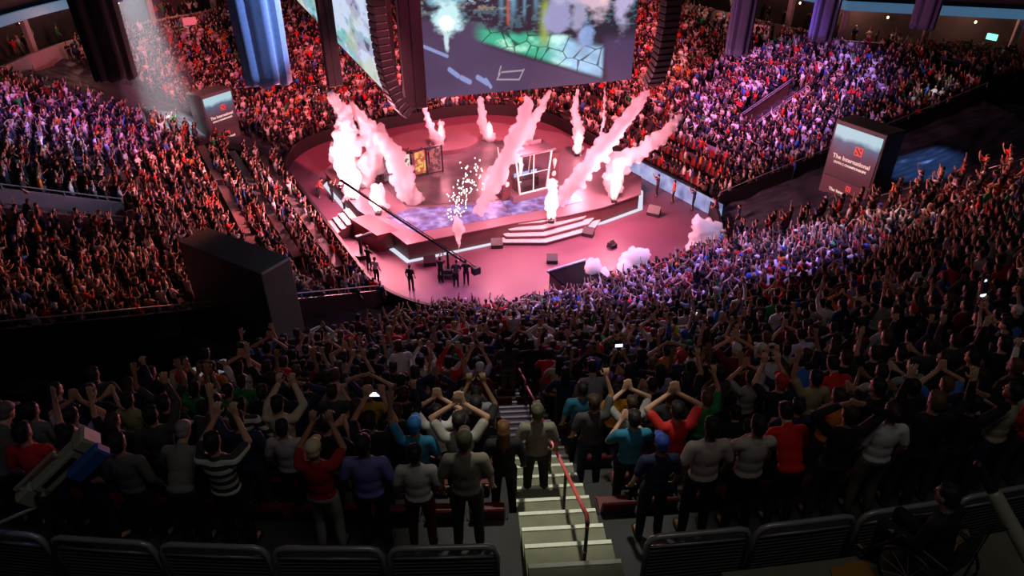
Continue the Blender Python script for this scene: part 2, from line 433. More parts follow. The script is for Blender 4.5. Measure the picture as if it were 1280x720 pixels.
HI = {}; LO1 = {}; LO2 = {}
for ps in POSES:
    mb, H, hm = body_prims(ps)
    me = remeshed(mb, .0085, 5200, 1, 'person_body')
    # eyes, set into the same body mesh
    bm = bmesh.new(); bm.from_mesh(me)
    for s_ in (-1, 1):
        c = H + hm @ Vector((s_ * .029, .090, .018))
        ret = bmesh.ops.create_uvsphere(bm, u_segments=8, v_segments=6, radius=.0095, matrix=Matrix.Translation(c))
        for f in {f for v in ret['verts'] for f in v.link_faces}: f.material_index = 1; f.smooth = True
    bm.to_mesh(me); bm.free(); me.materials.append(M['skin']); me.materials.append(M['eye'])
    sh = remeshed(shirt_prims(ps), .014, 1500, 2, 'shirt'); sh.materials.append(M['cloth'])
    shl = remeshed(shirt_prims(ps, True), .014, 1700, 2, 'long_shirt'); shl.materials.append(M['cloth'])
    tr = remeshed(trouser_prims(ps), .016, 900, 2, 'trousers'); tr.materials.append(M['trousers'])
    so = []
    for i_ in (0, 1): so.append(remeshed(shoe_prims(ps, i_), .012, 160, 1, 'shoe')); so[-1].materials.append(M['shoe'])
    HI[ps] = dict(body=me, shirt=sh, long=shl, trousers=tr, shoe=so, H=H, hm=hm)
    eb, _, _ = body_prims(ps, False, True)
    LO1[ps] = dict(skin=lod(eb, .022, 300), shirt=lod(shirt_prims(ps), .03, 150), long=lod(shirt_prims(ps, True), .03, 180), trousers=lod(trouser_prims(ps), .035, 90))
    LO2[ps] = dict(skin=lod(eb, .03, 84), shirt=lod(shirt_prims(ps), .04, 44), long=lod(shirt_prims(ps, True), .04, 54), trousers=lod(trouser_prims(ps), .05, 18))
HAIR = {}; HAIR1 = {}; HAIR2 = {}
for k in ('short', 'long', 'bun', 'cap'):
    me = remeshed(hair_prims(k), .008, 700, 1, 'hair_' + k); me.materials.append(M['hair']); HAIR[k] = me
    HAIR1[k] = lod(hair_prims(k), .02, 70); HAIR2[k] = lod(hair_prims(k), .03, 24)

SHIRTS = [('black', (.012,.012,.014), 34), ('charcoal', (.05,.05,.055), 13), ('navy', (.015,.025,.08), 8), ('white', (.62,.62,.62), 14), ('light grey', (.33,.33,.34), 8),
          ('red', (.5,.02,.02), 6.5), ('maroon', (.15,.012,.02), 5), ('blue', (.04,.13,.45), 3), ('green', (.02,.2,.06), 2), ('beige', (.42,.36,.27), 3), ('lavender', (.35,.3,.55), 1), ('orange', (.6,.18,.03), 1)]
SW = np.array([s[2] for s in SHIRTS], float); SW /= SW.sum()
SKINS = [(.42,.24,.16), (.5,.30,.21), (.33,.18,.11), (.55,.35,.26), (.16,.085,.05)]
HAIRC = [('black', (.012,.010,.010), 6), ('dark brown', (.035,.02,.013), 5), ('brown', (.10,.05,.025), 2), ('fair', (.3,.2,.09), .6)]
HW = np.array([h[2] for h in HAIRC], float); HW /= HW.sum()
CAPC = [('black', (.012,.012,.014)), ('white', (.6,.6,.6)), ('red', (.45,.02,.03)), ('blue', (.03,.08,.35))]
PANTS = [(.012,.012,.016), (.02,.03,.07), (.04,.04,.045), (.14,.12,.09)]
PK = ['down','both_up','clap_up','clap','film','film_one','on_head','one_up','hips','crossed','lean']
PW = np.array([24, 7, 8, 14, 11, 8, 4, 7, 6, 8, 5], float); PW /= PW.sum()
STG = W(43, 22.5)

def body_person(pose, loc, rz, shirtc, longs, skin, hairk, hairc, pantc, name='person', scale=1.0, shirtmat=None, shoes=True):
    q = HI[pose]
    o = bpy.data.objects.new(name, q['body']); link(o); o.location = loc; o.rotation_euler = (0, 0, rz); o.scale = (scale,) * 3
    o.color = tuple(skin) + (1,)
    def kid(nm, me, c):
        k = bpy.data.objects.new(nm, me); link(k, o); k.color = tuple(c) + (1,); return k
    s_ = kid('shirt', q['long'] if longs else q['shirt'], shirtc)
    if shirtmat: s_.material_slots[0].link = 'OBJECT'; s_.material_slots[0].material = shirtmat
    kid('trousers', q['trousers'], pantc)
    if shoes:
        for m_ in q['shoe']: kid('shoe', m_, (.03, .03, .03))
    h = kid('cap' if hairk == 'cap' else 'hair', HAIR[hairk], hairc)
    h.matrix_local = Matrix.Translation(q['H']) @ q['hm'].to_4x4()
    return o

def make_phone(pose, loc, rz, label, lit):
    c, land = POSES[pose]['phone']
    mt = Matrix.Translation(loc) @ Matrix.Rotation(rz, 4, 'Z') @ Matrix.Translation(c)
    a_ = MB(); w, h = (.15, .074) if land else (.074, .15)
    a_.box((0, 0, 0), (w, .009, h), bev=.003); o = a_.build('smartphone', M['phone']); o.matrix_world = mt
    b_ = MB(); b_.box((0, -.0052, 0), (w - .008, .002, h - .008)); b_.build('screen', M['phonescreen'] if lit else M['phone'], o)
    tag(o, label, 'smartphone', 'phones held up by the spectators')

# seats of one section: (pos, facing, row, along)
TOWERS = ((-24.4, 54.9, 2.3), (22.45, 41.5, 2.3), (-11.7, 25.0, 3.4))
def seats(path, rws, pitch=.52, skip=None):
    out = []
    for k, (o, z) in enumerate(rws):
        pts = [Vector(at(path, i, o, z)) for i in range(len(path))]; acc = rng.uniform(0, .3); L = 0
        for i in range(len(pts) - 1):
            d = (pts[i+1] - pts[i]).length
            while acc < L + d:
                t = (acc - L) / d if d > 1e-6 else 0; p = pts[i].lerp(pts[i+1], t)
                if (skip is None or not skip(p, k, o)) and all((p.x - a_)**2 + (p.y - b_)**2 > c_**2 for a_, b_, c_ in TOWERS): out.append((p, k))
                acc += pitch
            L += d
    return out
AISLE = 3.85
def phi_nl(p): return math.degrees(math.atan2(p.x - CC['NL'].x, -(p.y - CC['NL'].y)))
def phi_nr(p): return math.degrees(math.atan2(p.x - CC['NR'].x, -(p.y - CC['NR'].y)))
def near_skip(p, k, o):
    Rr = 8 + o; ph = phi_nl(p); da = abs(ph - AISLE) * PI / 180 * Rr
    if k >= 22 and da < .58: return True
    if k < 22 and da < .55 and random.random() < .45: return True
    if ph < -9.3: return True
    # other aisles
    if k > 3 and abs(ph - 19) * PI / 180 * Rr < .5 and random.random() < .75: return True
    if phi_nr(p) > 40 and abs(phi_nr(p) - 47) * PI / 180 * Rr < .5 and random.random() < .8: return True
    return random.random() < .045
nseats = seats(NEAR, NR_, .54, near_skip)
# order by distance from the eye, those inside the frame first
eye = Vector((0, 0, CAMH)); infr = []
for p, k in nseats:
    x, y, d = cam_px((p.x, p.y, p.z + 1.2))
    infr.append((not (-25 < x < 1305 and y < 735), (p - eye).length, p, k))
infr.sort(key=lambda q: (q[0], q[1]))
N_IND = 276
indiv = [(q[2], q[3]) for q in infr if not q[0]][:N_IND]
ids = {id(q[0]) for q in indiv}
rest_near = [(q[2], q[3], q[1]) for q in infr if id(q[2]) not in ids]

# clothes and poses of particular people (place in the bowl -> look); places are x, y on the terraces
SPECIAL = [
(0.2, 4.8, 'down', 'khaki grey', (0.2, 0.19, 0.15), False, 'cap', 'olive', (0.07, 0.07, 0.04), (0.03, 0.03, 0.03)),
(-0.1, 3.8, 'lean', 'dark grey', (0.1, 0.1, 0.11), True, 'cap', 'grey-green', (0.25, 0.26, 0.18), (0.012, 0.012, 0.016)),
(-0.7, 4.7, 'down', 'patterned white', (0.5, 0.48, 0.46), False, 'short', 'black', (0.012, 0.01, 0.01), (0.1, 0.01, 0.02)),
(-1.2, 4.4, 'down', 'purple blue', (0.16, 0.15, 0.42), False, 'cap', 'black', (0.012, 0.012, 0.014), (0.012, 0.012, 0.016)),
(-1.4, 5.4, 'one_up', 'teal blue', (0.02, 0.16, 0.3), False, 'cap', 'bright blue', (0.02, 0.16, 0.5), (0.012, 0.012, 0.016)),
(-1.0, 4.9, 'crossed', 'black', (0.012, 0.012, 0.014), True, 'short', 'reddish brown', (0.16, 0.03, 0.015), (0.012, 0.012, 0.016)),
(-1.7, 4.9, 'film', 'dark red', (0.3, 0.01, 0.02), False, 'cap', 'gold patterned', (0.6, 0.48, 0.28), (0.3, 0.3, 0.29)),
(-2.1, 4.6, 'clap', 'beige grey', (0.36, 0.34, 0.26), True, 'short', 'black', (0.012, 0.01, 0.01), (0.012, 0.012, 0.016)),
(-2.7, 4.7, 'film', 'striped black-grey', (0.3, 0.3, 0.3), False, 'short', 'black', (0.012, 0.01, 0.01), (0.012, 0.012, 0.016)),
(-3.5, 4.8, 'lean', 'grey', (0.17, 0.17, 0.16), False, 'cap', 'grey', (0.22, 0.21, 0.25), (0.012, 0.012, 0.016)),
(-3.7, 4.7, 'down', 'charcoal', (0.11, 0.11, 0.11), True, 'short', 'black', (0.012, 0.01, 0.01), (0.012, 0.012, 0.016)),
(-3.4, 7.2, 'film', 'cream', (0.5, 0.47, 0.36), True, 'short', 'black', (0.012, 0.01, 0.01), (0.012, 0.012, 0.016)),
(-3.9, 7.3, 'hips', 'striped olive', (0.2, 0.2, 0.16), True, 'short', 'black', (0.012, 0.01, 0.01), (0.012, 0.012, 0.016)),
(-2.8, 6.4, 'down', 'pale grey', (0.38, 0.38, 0.42), False, 'short', 'black', (0.012, 0.01, 0.01), (0.012, 0.012, 0.016)),
(-1.9, 7.9, 'hips', 'mustard yellow', (0.42, 0.25, 0.03), True, 'short', 'grey', (0.3, 0.3, 0.3), (0.012, 0.012, 0.016)),
(-0.9, 7.2, 'clap_up', 'white', (0.6, 0.6, 0.6), False, 'short', 'black', (0.012, 0.01, 0.01), (0.012, 0.012, 0.016)),
(-0.8, 5.8, 'clap_up', 'grey', (0.3, 0.29, 0.27), False, 'short', 'black', (0.012, 0.01, 0.01), (0.012, 0.012, 0.016)),
(-0.5, 7.6, 'down', 'light grey', (0.36, 0.35, 0.38), False, 'short', 'black', (0.012, 0.01, 0.01), (0.012, 0.012, 0.016)),
(-0.2, 7.0, 'film', 'black', (0.012, 0.012, 0.014), False, 'short', 'black', (0.012, 0.01, 0.01), (0.012, 0.012, 0.016)),
(-0.5, 5.9, 'down', 'black', (0.012, 0.012, 0.014), True, 'long', 'brown', (0.12, 0.05, 0.02), (0.012, 0.012, 0.016)),
(-1.8, 10.5, 'clap', 'white', (0.5, 0.5, 0.5), False, 'short', 'black', (0.012, 0.01, 0.01), (0.012, 0.012, 0.016)),
(-1.7, 6.0, 'film', 'black', (0.012, 0.012, 0.014), False, 'short', 'black', (0.012, 0.01, 0.01), (0.012, 0.012, 0.016)),
(1.5, 8.2, 'down', 'yellow', (0.75, 0.36, 0.02), False, 'short', 'black', (0.012, 0.01, 0.01), (0.012, 0.012, 0.016)),
(1.1, 7.6, 'down', 'teal', (0.02, 0.14, 0.22), False, 'short', 'black', (0.012, 0.01, 0.01), (0.012, 0.012, 0.016)),
(0.8, 8.7, 'lean', 'grey', (0.28, 0.27, 0.33), False, 'short', 'black', (0.012, 0.01, 0.01), (0.012, 0.012, 0.016)),
(2.0, 10.0, 'film', 'purple', (0.3, 0.1, 0.42), False, 'short', 'black', (0.012, 0.01, 0.01), (0.012, 0.012, 0.016)),
(2.6, 9.1, 'down', 'lavender', (0.36, 0.33, 0.5), False, 'long', 'black', (0.012, 0.01, 0.01), (0.012, 0.012, 0.016)),
(1.0, 5.4, 'down', 'navy', (0.015, 0.02, 0.06), False, 'cap', 'blue', (0.03, 0.07, 0.35), (0.012, 0.012, 0.016)),
(0.9, 5.4, 'clap', 'teal', (0.02, 0.16, 0.26), False, 'short', 'black', (0.012, 0.01, 0.01), (0.012, 0.012, 0.016)),
(0.7, 4.8, 'hips', 'black', (0.012, 0.012, 0.014), True, 'short', 'black', (0.012, 0.01, 0.01), (0.012, 0.012, 0.016)),
(0.7, 3.9, 'seated', 'black', (0.012, 0.012, 0.014), False, 'short', 'black', (0.012, 0.01, 0.01), (0.012, 0.012, 0.016)),
(1.2, 4.7, 'one_up', 'black', (0.012, 0.012, 0.014), False, 'short', 'dark brown', (0.035, 0.02, 0.013), (0.012, 0.012, 0.016)),
(1.4, 4.4, 'down', 'light grey', (0.38, 0.37, 0.36), False, 'short', 'black', (0.012, 0.01, 0.01), (0.012, 0.012, 0.016)),
(1.8, 4.5, 'down', 'beige pink', (0.45, 0.37, 0.35), False, 'short', 'black', (0.012, 0.01, 0.01), (0.012, 0.012, 0.016)),
(2.3, 4.9, 'crossed', 'beige', (0.42, 0.37, 0.35), False, 'short', 'black', (0.012, 0.01, 0.01), (0.012, 0.012, 0.016)),
(2.6, 4.6, 'lean', 'grey', (0.25, 0.3, 0.33), False, 'short', 'dark brown', (0.035, 0.02, 0.013), (0.012, 0.012, 0.016)),
(3.4, 5.5, 'lean', 'bright red', (0.55, 0.012, 0.012), True, 'short', 'black', (0.012, 0.01, 0.01), (0.012, 0.012, 0.016)),
(5.0, 7.6, 'lean', 'red', (0.5, 0.02, 0.015), False, 'short', 'black', (0.012, 0.01, 0.01), (0.012, 0.012, 0.016)),
(4.7, 8.9, 'lean', 'white', (0.5, 0.47, 0.55), False, 'short', 'black', (0.012, 0.01, 0.01), (0.012, 0.012, 0.016)),
(4.9, 8.5, 'lean', 'blue', (0.03, 0.13, 0.5), False, 'short', 'black', (0.012, 0.01, 0.01), (0.012, 0.012, 0.016)),
(5.8, 10.7, 'lean', 'pale lavender', (0.6, 0.52, 0.75), False, 'short', 'black', (0.012, 0.01, 0.01), (0.012, 0.012, 0.016)),
(3.4, 6.2, 'seated', 'striped white', (0.3, 0.3, 0.3), False, 'short', 'black', (0.012, 0.01, 0.01), (0.012, 0.012, 0.016)),
(4.2, 7.4, 'one_up', 'khaki', (0.35, 0.3, 0.18), False, 'short', 'black', (0.012, 0.01, 0.01), (0.012, 0.012, 0.016)),
(6.1, 7.6, 'clap', 'grey-green', (0.22, 0.28, 0.24), False, 'short', 'black', (0.012, 0.01, 0.01), (0.012, 0.012, 0.016)),
(5.6, 7.4, 'clap', 'white', (0.4, 0.4, 0.36), False, 'short', 'black', (0.012, 0.01, 0.01), (0.012, 0.012, 0.016)),
(3.1, 6.9, 'seated', 'black', (0.012, 0.012, 0.014), False, 'short', 'black', (0.012, 0.01, 0.01), (0.012, 0.012, 0.016)),
(-5.1, 7.0, 'down', 'khaki olive', (0.28, 0.27, 0.12), True, 'short', 'black', (0.012, 0.01, 0.01), (0.012, 0.012, 0.016)),
(-5.1, 8.1, 'film', 'dark green', (0.02, 0.22, 0.06), False, 'short', 'black', (0.012, 0.01, 0.01), (0.012, 0.012, 0.016)),
(-6.0, 6.0, 'down', 'grey', (0.17, 0.17, 0.2), False, 'short', 'black', (0.012, 0.01, 0.01), (0.012, 0.012, 0.016)),
(-5.7, 5.9, 'lean', 'charcoal', (0.1, 0.1, 0.1), False, 'cap', 'grey', (0.12, 0.1, 0.1), (0.012, 0.012, 0.016)),
(-5.1, 9.3, 'clap_up', 'white', (0.6, 0.6, 0.6), False, 'long', 'black', (0.012, 0.01, 0.01), (0.012, 0.012, 0.016)),
(-0.2, 10.9, 'film', 'lavender grey', (0.3, 0.28, 0.42), False, 'short', 'black', (0.012, 0.01, 0.01), (0.012, 0.012, 0.016)),
]
def special_for(cands):
    used = {}; 
    for sp in SPECIAL:
        best = None
        for i, (p, k) in enumerate(cands):
            if i in used: continue
            d = (p.x - sp[0])**2 + (p.y - sp[1])**2
            if best is None or d < best[0]: best = (d, i)
        if best and best[0] < 1.3: used[best[1]] = sp
    return used
ORD = ['first','second','third','fourth','fifth','sixth','seventh','eighth','ninth','tenth','eleventh','twelfth','thirteenth','fourteenth','fifteenth','sixteenth','seventeenth',
       'eighteenth','nineteenth','twentieth','twenty-first','twenty-second','twenty-third','twenty-fourth','twenty-fifth','twenty-sixth','twenty-seventh','twenty-eighth','twenty-ninth','thirtieth']
spec = special_for(indiv)
byrow = {}
for i, (p, k) in enumerate(indiv): byrow.setdefault(k, []).append((phi_nl(p), i))
place = {}
for k, lst in byrow.items():
    for side, sgn in (('left', -1), ('right', 1)):
        ss = sorted([(abs(a_ - AISLE), i) for a_, i in lst if (a_ - AISLE) * sgn > 0])
        for j, (_, i) in enumerate(ss): place[i] = (29 - k, side, j)
nph = 0
for i, (p, k) in enumerate(indiv):
    sp = spec.get(i); smat = None
    if sp:
        _, _, pose, cn, sc, longs, hk, hn, hc, pc = sp
        if cn.startswith('striped'): smat = M['stripe']
    else:
        pose = PK[rng.choice(len(PK), p=PW)]; c = SHIRTS[rng.choice(len(SHIRTS), p=SW)]
        cn, sc = c[0], c[1]; longs = random.random() < .35
        if c[0] in ('red', 'white', 'blue') and random.random() < .35: c = SHIRTS[0]; cn, sc = c[0], c[1]
        hk = random.choices(['short', 'long', 'bun', 'cap'], [62, 16, 5, 17])[0]
        hn, hc = (CAPC[random.choices(range(4), [6, 1, 1, 1])[0]] if hk == 'cap' else HAIRC[rng.choice(len(HAIRC), p=HW)][:2]); pc = random.choice(PANTS)
    v = STG - p; rz = math.atan2(v.y, v.x) - PI / 2 + (random.gauss(0, .18) if not sp else 0)
    sk = random.choices(SKINS, [4, 4, 3, 2, 1])[0]; sca = random.uniform(.94, 1.06)
    loc = (p.x, p.y, p.z)
    o = body_person(pose, loc, rz, sc, longs, sk, hk, hc, pc, scale=sca, shirtmat=smat, shoes=(k >= 24))
    rn, side, j = place[i]
    extra = (', ' + hn + ' cap') if (hk == 'cap' and len(cn.split()) == 1 and len(hn.split()) == 1 and len(POSES[pose]['txt'].split()) == 1) else ''
    lab = 'person in %s top%s %s, %s row from barrier, %s %s of stairs' % (cn, extra, POSES[pose]['txt'], ORD[rn], ORD[j], side)
    tag(o, lab, 'person', 'spectators in the rows near the camera')
    if 'phone' in POSES[pose]:
        make_phone(pose, loc, rz, 'phone held up in the %s row from barrier, %s %s of stairs' % (ORD[rn], ORD[j], side), random.random() < .2)

for (Rr_, sd_, z_, pose, cn, sc, hk, hn, hc, pc) in ((32.35, -.18, NR_[28][1] - .25, 'down', 'khaki grey', (.20, .19, .15), 'cap', 'olive', (.07, .07, .04), (.03, .03, .03)),):
    a_ = R(AISLE); p = Vector((CC['NL'].x + Rr_ * math.sin(a_) + sd_ * math.cos(a_), CC['NL'].y - Rr_ * math.cos(a_) + sd_ * math.sin(a_), z_))
    o = body_person(pose, p, .05, sc, False, SKINS[2], hk, hc, pc); tag(o, 'person in khaki grey top and olive cap standing on the pale stairway', 'person', 'spectators in the rows near the camera')

# ---- the rest of the crowd: one object
V_, F_, C_ = [], [], []; voff = 0
def crowd_person(p, L, H, rz, pose, shirtc, longs, skin, hairk, hairc, pantc, sca):
    global voff
    q = L[pose]; hq = H[hairk]
    c, s_ = math.cos(rz), math.sin(rz); Rm = np.array([[c, -s_, 0], [s_, c, 0], [0, 0, 1]], np.float32)
    hm = np.array(HI[pose]['hm'], np.float32); hc_ = np.array(HI[pose]['H'], np.float32)
    for (v, t), col in ((q['skin'], skin), (q['long' if longs else 'shirt'], shirtc), (q['trousers'], pantc), ((hq[0] @ hm.T + hc_, hq[1]), hairc)):
        V_.append((v * sca) @ Rm.T + np.array(p, np.float32)); F_.append(t + voff); voff += len(v)
        C_.append(np.broadcast_to(np.array(tuple(col) + (1,), np.float32), (len(v), 4)))
def stuff_people(lst, L, H, dens=1.0, bright=None, upw=1.0, jit=0.0):
    for p, k in lst:
        if jit: p = p + Vector((random.gauss(0, jit), random.gauss(0, jit), 0))
        if random.random() > dens: continue
        pose = PK[rng.choice(len(PK), p=PW)]
        c = SHIRTS[rng.choice(len(SHIRTS), p=SW)][1]; longs = random.random() < .3
        hk = random.choices(['short', 'long', 'bun', 'cap'], [60, 18, 6, 16])[0]
        hc = CAPC[random.choices(range(4), [5, 2, 1, 1])[0]][1] if hk == 'cap' else HAIRC[rng.choice(len(HAIRC), p=HW)][1]
        v = STG - p; rz = math.atan2(v.y, v.x) - PI / 2 + random.gauss(0, .25)
        crowd_person(p, L, H, rz, pose, c, longs, random.choices(SKINS, [4, 4, 3, 2, 1])[0], hk, hc, random.choice(PANTS), random.uniform(.93, 1.06))
CROWDSPEC = [
(4.4, 15.0, 'down', 'yellow', (0.62, 0.8, 0.05), False, 'short', 'black', (0.012, 0.01, 0.01), (0.012, 0.012, 0.016)),
(3.7, 10.9, 'clap_up', 'lav', (0.42, 0.42, 0.75), False, 'short', 'black', (0.012, 0.01, 0.01), (0.012, 0.012, 0.016)),
(3.5, 19.4, 'down', 'p', (0.1, 0.05, 0.25), False, 'short', 'black', (0.012, 0.01, 0.01), (0.012, 0.012, 0.016)),
(7.0, 19.2, 'down', 'b', (0.15, 0.2, 0.6), False, 'short', 'black', (0.012, 0.01, 0.01), (0.012, 0.012, 0.016)),
(6.2, 19.4, 'film', 'b', (0.3, 0.38, 0.75), False, 'short', 'black', (0.012, 0.01, 0.01), (0.012, 0.012, 0.016)),
(8.0, 11.9, 'film', 'g', (0.01, 0.2, 0.07), False, 'short', 'black', (0.012, 0.01, 0.01), (0.012, 0.012, 0.016)),
(8.5, 11.6, 'down', 'g', (0.01, 0.22, 0.05), False, 'short', 'black', (0.012, 0.01, 0.01), (0.012, 0.012, 0.016)),
(6.8, 10.9, 'lean', 'lav', (0.45, 0.35, 0.85), False, 'short', 'black', (0.012, 0.01, 0.01), (0.012, 0.012, 0.016)),
(6.4, 9.4, 'one_up', 'r', (0.5, 0.01, 0.01), False, 'short', 'black', (0.012, 0.01, 0.01), (0.012, 0.012, 0.016)),
(7.1, 10.0, 'crossed', 'r', (0.6, 0.03, 0.01), False, 'short', 'black', (0.012, 0.01, 0.01), (0.012, 0.012, 0.016)),
(8.9, 11.5, 'lean', 'r', (0.3, 0.01, 0.02), True, 'short', 'black', (0.012, 0.01, 0.01), (0.012, 0.012, 0.016)),
(20.5, 26.2, 'down', 'g', (0.02, 0.4, 0.15), False, 'short', 'black', (0.012, 0.01, 0.01), (0.012, 0.012, 0.016)),
(19.2, 26.2, 'down', 'r', (0.5, 0.03, 0.02), False, 'short', 'black', (0.012, 0.01, 0.01), (0.012, 0.012, 0.016)),
(13.9, 28.6, 'crossed', 'r', (0.75, 0.02, 0.015), False, 'short', 'black', (0.012, 0.01, 0.01), (0.012, 0.012, 0.016)),
(16.4, 28.4, 'film', 'o', (0.75, 0.3, 0.05), True, 'short', 'black', (0.012, 0.01, 0.01), (0.012, 0.012, 0.016)),
(13.5, 19.0, 'lean', 'r', (0.55, 0.03, 0.02), True, 'short', 'black', (0.012, 0.01, 0.01), (0.012, 0.012, 0.016)),
(14.3, 19.9, 'down', 'b', (0.05, 0.12, 0.5), False, 'short', 'black', (0.012, 0.01, 0.01), (0.012, 0.012, 0.016)),
(12.7, 16.7, 'down', 'b', (0.05, 0.1, 0.5), False, 'short', 'black', (0.012, 0.01, 0.01), (0.012, 0.012, 0.016)),
(14.8, 24.5, 'one_up', 'r', (0.6, 0.03, 0.03), False, 'short', 'black', (0.012, 0.01, 0.01), (0.012, 0.012, 0.016)),
(14.1, 25.2, 'down', 'r', (0.5, 0.03, 0.03), False, 'short', 'black', (0.012, 0.01, 0.01), (0.012, 0.012, 0.016)),
(11.7, 22.0, 'clap_up', 'w', (0.75, 0.75, 0.8), False, 'short', 'black', (0.012, 0.01, 0.01), (0.012, 0.012, 0.016)),
(17.8, 27.2, 'lean', 'w', (0.55, 0.55, 0.5), False, 'short', 'black', (0.012, 0.01, 0.01), (0.012, 0.012, 0.016)),
(13.6, 16.2, 'lean', 'lav', (0.5, 0.42, 0.65), False, 'short', 'black', (0.012, 0.01, 0.01), (0.012, 0.012, 0.016)),
(4.8, 11.7, 'down', 'o', (0.5, 0.22, 0.02), False, 'short', 'black', (0.012, 0.01, 0.01), (0.012, 0.012, 0.016)),
(7.6, 16.6, 'down', 'g', (0.02, 0.3, 0.08), False, 'short', 'black', (0.012, 0.01, 0.01), (0.012, 0.012, 0.016)),
(0.9, 12.7, 'down', 'b', (0.03, 0.12, 0.32), False, 'short', 'black', (0.012, 0.01, 0.01), (0.012, 0.012, 0.016)),
(0.3, 14.2, 'down', 'g', (0.02, 0.1, 0.04), False, 'short', 'black', (0.012, 0.01, 0.01), (0.012, 0.012, 0.016)),
(2.7, 8.7, 'down', 'lav', (0.4, 0.35, 0.5), False, 'short', 'black', (0.012, 0.01, 0.01), (0.012, 0.012, 0.016)),
(-0.4, 11.9, 'down', 'lav', (0.35, 0.35, 0.6), False, 'short', 'black', (0.012, 0.01, 0.01), (0.012, 0.012, 0.016)),
(-1.9, 15.2, 'on_head', 'w', (0.6, 0.58, 0.62), False, 'short', 'black', (0.012, 0.01, 0.01), (0.012, 0.012, 0.016)),
(-1.4, 16.0, 'on_head', 'r', (0.3, 0.1, 0.12), False, 'short', 'black', (0.012, 0.01, 0.01), (0.012, 0.012, 0.016)),
(-0.8, 16.0, 'down', 'w', (0.55, 0.55, 0.65), False, 'short', 'black', (0.012, 0.01, 0.01), (0.012, 0.012, 0.016)),
(-0.8, 11.4, 'on_head', 'w', (0.5, 0.47, 0.52), False, 'short', 'black', (0.012, 0.01, 0.01), (0.012, 0.012, 0.016)),
(-2.1, 28.4, 'down', 'w', (0.65, 0.65, 0.75), False, 'short', 'black', (0.012, 0.01, 0.01), (0.012, 0.012, 0.016)),
(-3.3, 7.9, 'one_up', 'or', (0.55, 0.1, 0.02), False, 'short', 'black', (0.012, 0.01, 0.01), (0.012, 0.012, 0.016)),
(-5.9, 16.5, 'down', 'b', (0.1, 0.1, 0.5), False, 'short', 'black', (0.012, 0.01, 0.01), (0.012, 0.012, 0.016)),
(-4.3, 10.4, 'film', 'b', (0.08, 0.08, 0.4), False, 'short', 'black', (0.012, 0.01, 0.01), (0.012, 0.012, 0.016)),
(-5.0, 11.4, 'film', 'b', (0.05, 0.05, 0.4), False, 'short', 'black', (0.012, 0.01, 0.01), (0.012, 0.012, 0.016)),
]
taken = set()
rn2 = [(p, k) for p, k, d in rest_near]
for sp in CROWDSPEC:
    best = min(((p.x - sp[0])**2 + (p.y - sp[1])**2, i) for i, (p, k) in enumerate(rn2) if i not in taken)
    if best[0] < 1.3:
        i = best[1]; taken.add(i); p = rn2[i][0]; v = STG - p
        crowd_person(p, LO1, HAIR1, math.atan2(v.y, v.x) - PI / 2, sp[2], sp[4], sp[5], random.choice(SKINS[:3]), sp[6], sp[8], sp[9], 1.0)
def visible(p):
    x, y, d = cam_px((p.x, p.y, p.z + 1)); return -60 < x < 1340 and y < 760
stuff_people([(p, k) for i, (p, k) in enumerate(rn2) if i not in taken and visible(p)], LO1, HAIR1)
DESK_L = (3, 6, 9); 
def left_skip(p, k, o):
    s_ = p.x * ax.x + p.y * ax.y; t_ = p.x * nx.x + p.y * nx.y
    if 38.0 < s_ < 41.4 and t_ < -1.2 : return True
    if k in (1, 4, 7) : return True
    if abs(s_ - 47.5) < .5 or abs(s_ - 56) < .45: return random.random() < .8
    return random.random() < .03
def right_skip(p, k, o):
    s_ = p.x * ax.x + p.y * ax.y; t_ = p.x * nx.x + p.y * nx.y
    if k in (1, 3, 5) and s_ > 33: return True
    if 35.2 < s_ < 37.8 and t_ > 42.6 and t_ < 48: return True
    if abs(s_ - 44) < .5 or abs(s_ - 52) < .45: return random.random() < .85
    if k < 3 and s_ < 31: return True
    return random.random() < .03
for path, sk in ((LEFT, left_skip), (RIGHT, right_skip), (BACK, lambda p, k, o: random.random() < .07)):
    stuff_people([(p, k) for p, k in seats(path, SR_, .50, sk) if visible(p)], LO2, HAIR2, jit=.09)

conc = []
while len(conc) < 260:
    q = Vector((random.uniform(28, 41), random.uniform(49, 61), 7.62)); s_ = q.x * ax.x + q.y * ax.y; t_ = q.x * nx.x + q.y * nx.y
    if t_ > 54.6 and q.y < 59.3 - (q.x - 28) * .30: conc.append((q, 0))
stuff_people(conc, LO2, HAIR2)
stuff_people([(p, k) for p, k in seats(RIGHT + BACK + LEFT, [(22.3, 7.7)], .7, lambda p, k, o: random.random() < .4) if visible(p)], LO2, HAIR2)
def np_object(name, V, F, C, mat):
    v = np.concatenate(V).astype(np.float32); f = np.concatenate(F).astype(np.int32)
    me = bpy.data.meshes.new(name); me.vertices.add(len(v)); me.vertices.foreach_set('co', v.ravel())
    me.loops.add(len(f) * 3); me.loops.foreach_set('vertex_index', f.ravel())
    me.polygons.add(len(f)); me.polygons.foreach_set('loop_start', np.arange(0, len(f) * 3, 3, dtype=np.int32))
    me.polygons.foreach_set('use_smooth', np.ones(len(f), bool)); me.update(calc_edges=True)
    if C is not None:
        a_ = me.color_attributes.new('col', 'FLOAT_COLOR', 'POINT'); a_.data.foreach_set('color', np.concatenate(C).astype(np.float32).ravel())
    me.materials.append(mat); return link(bpy.data.objects.new(name, me))

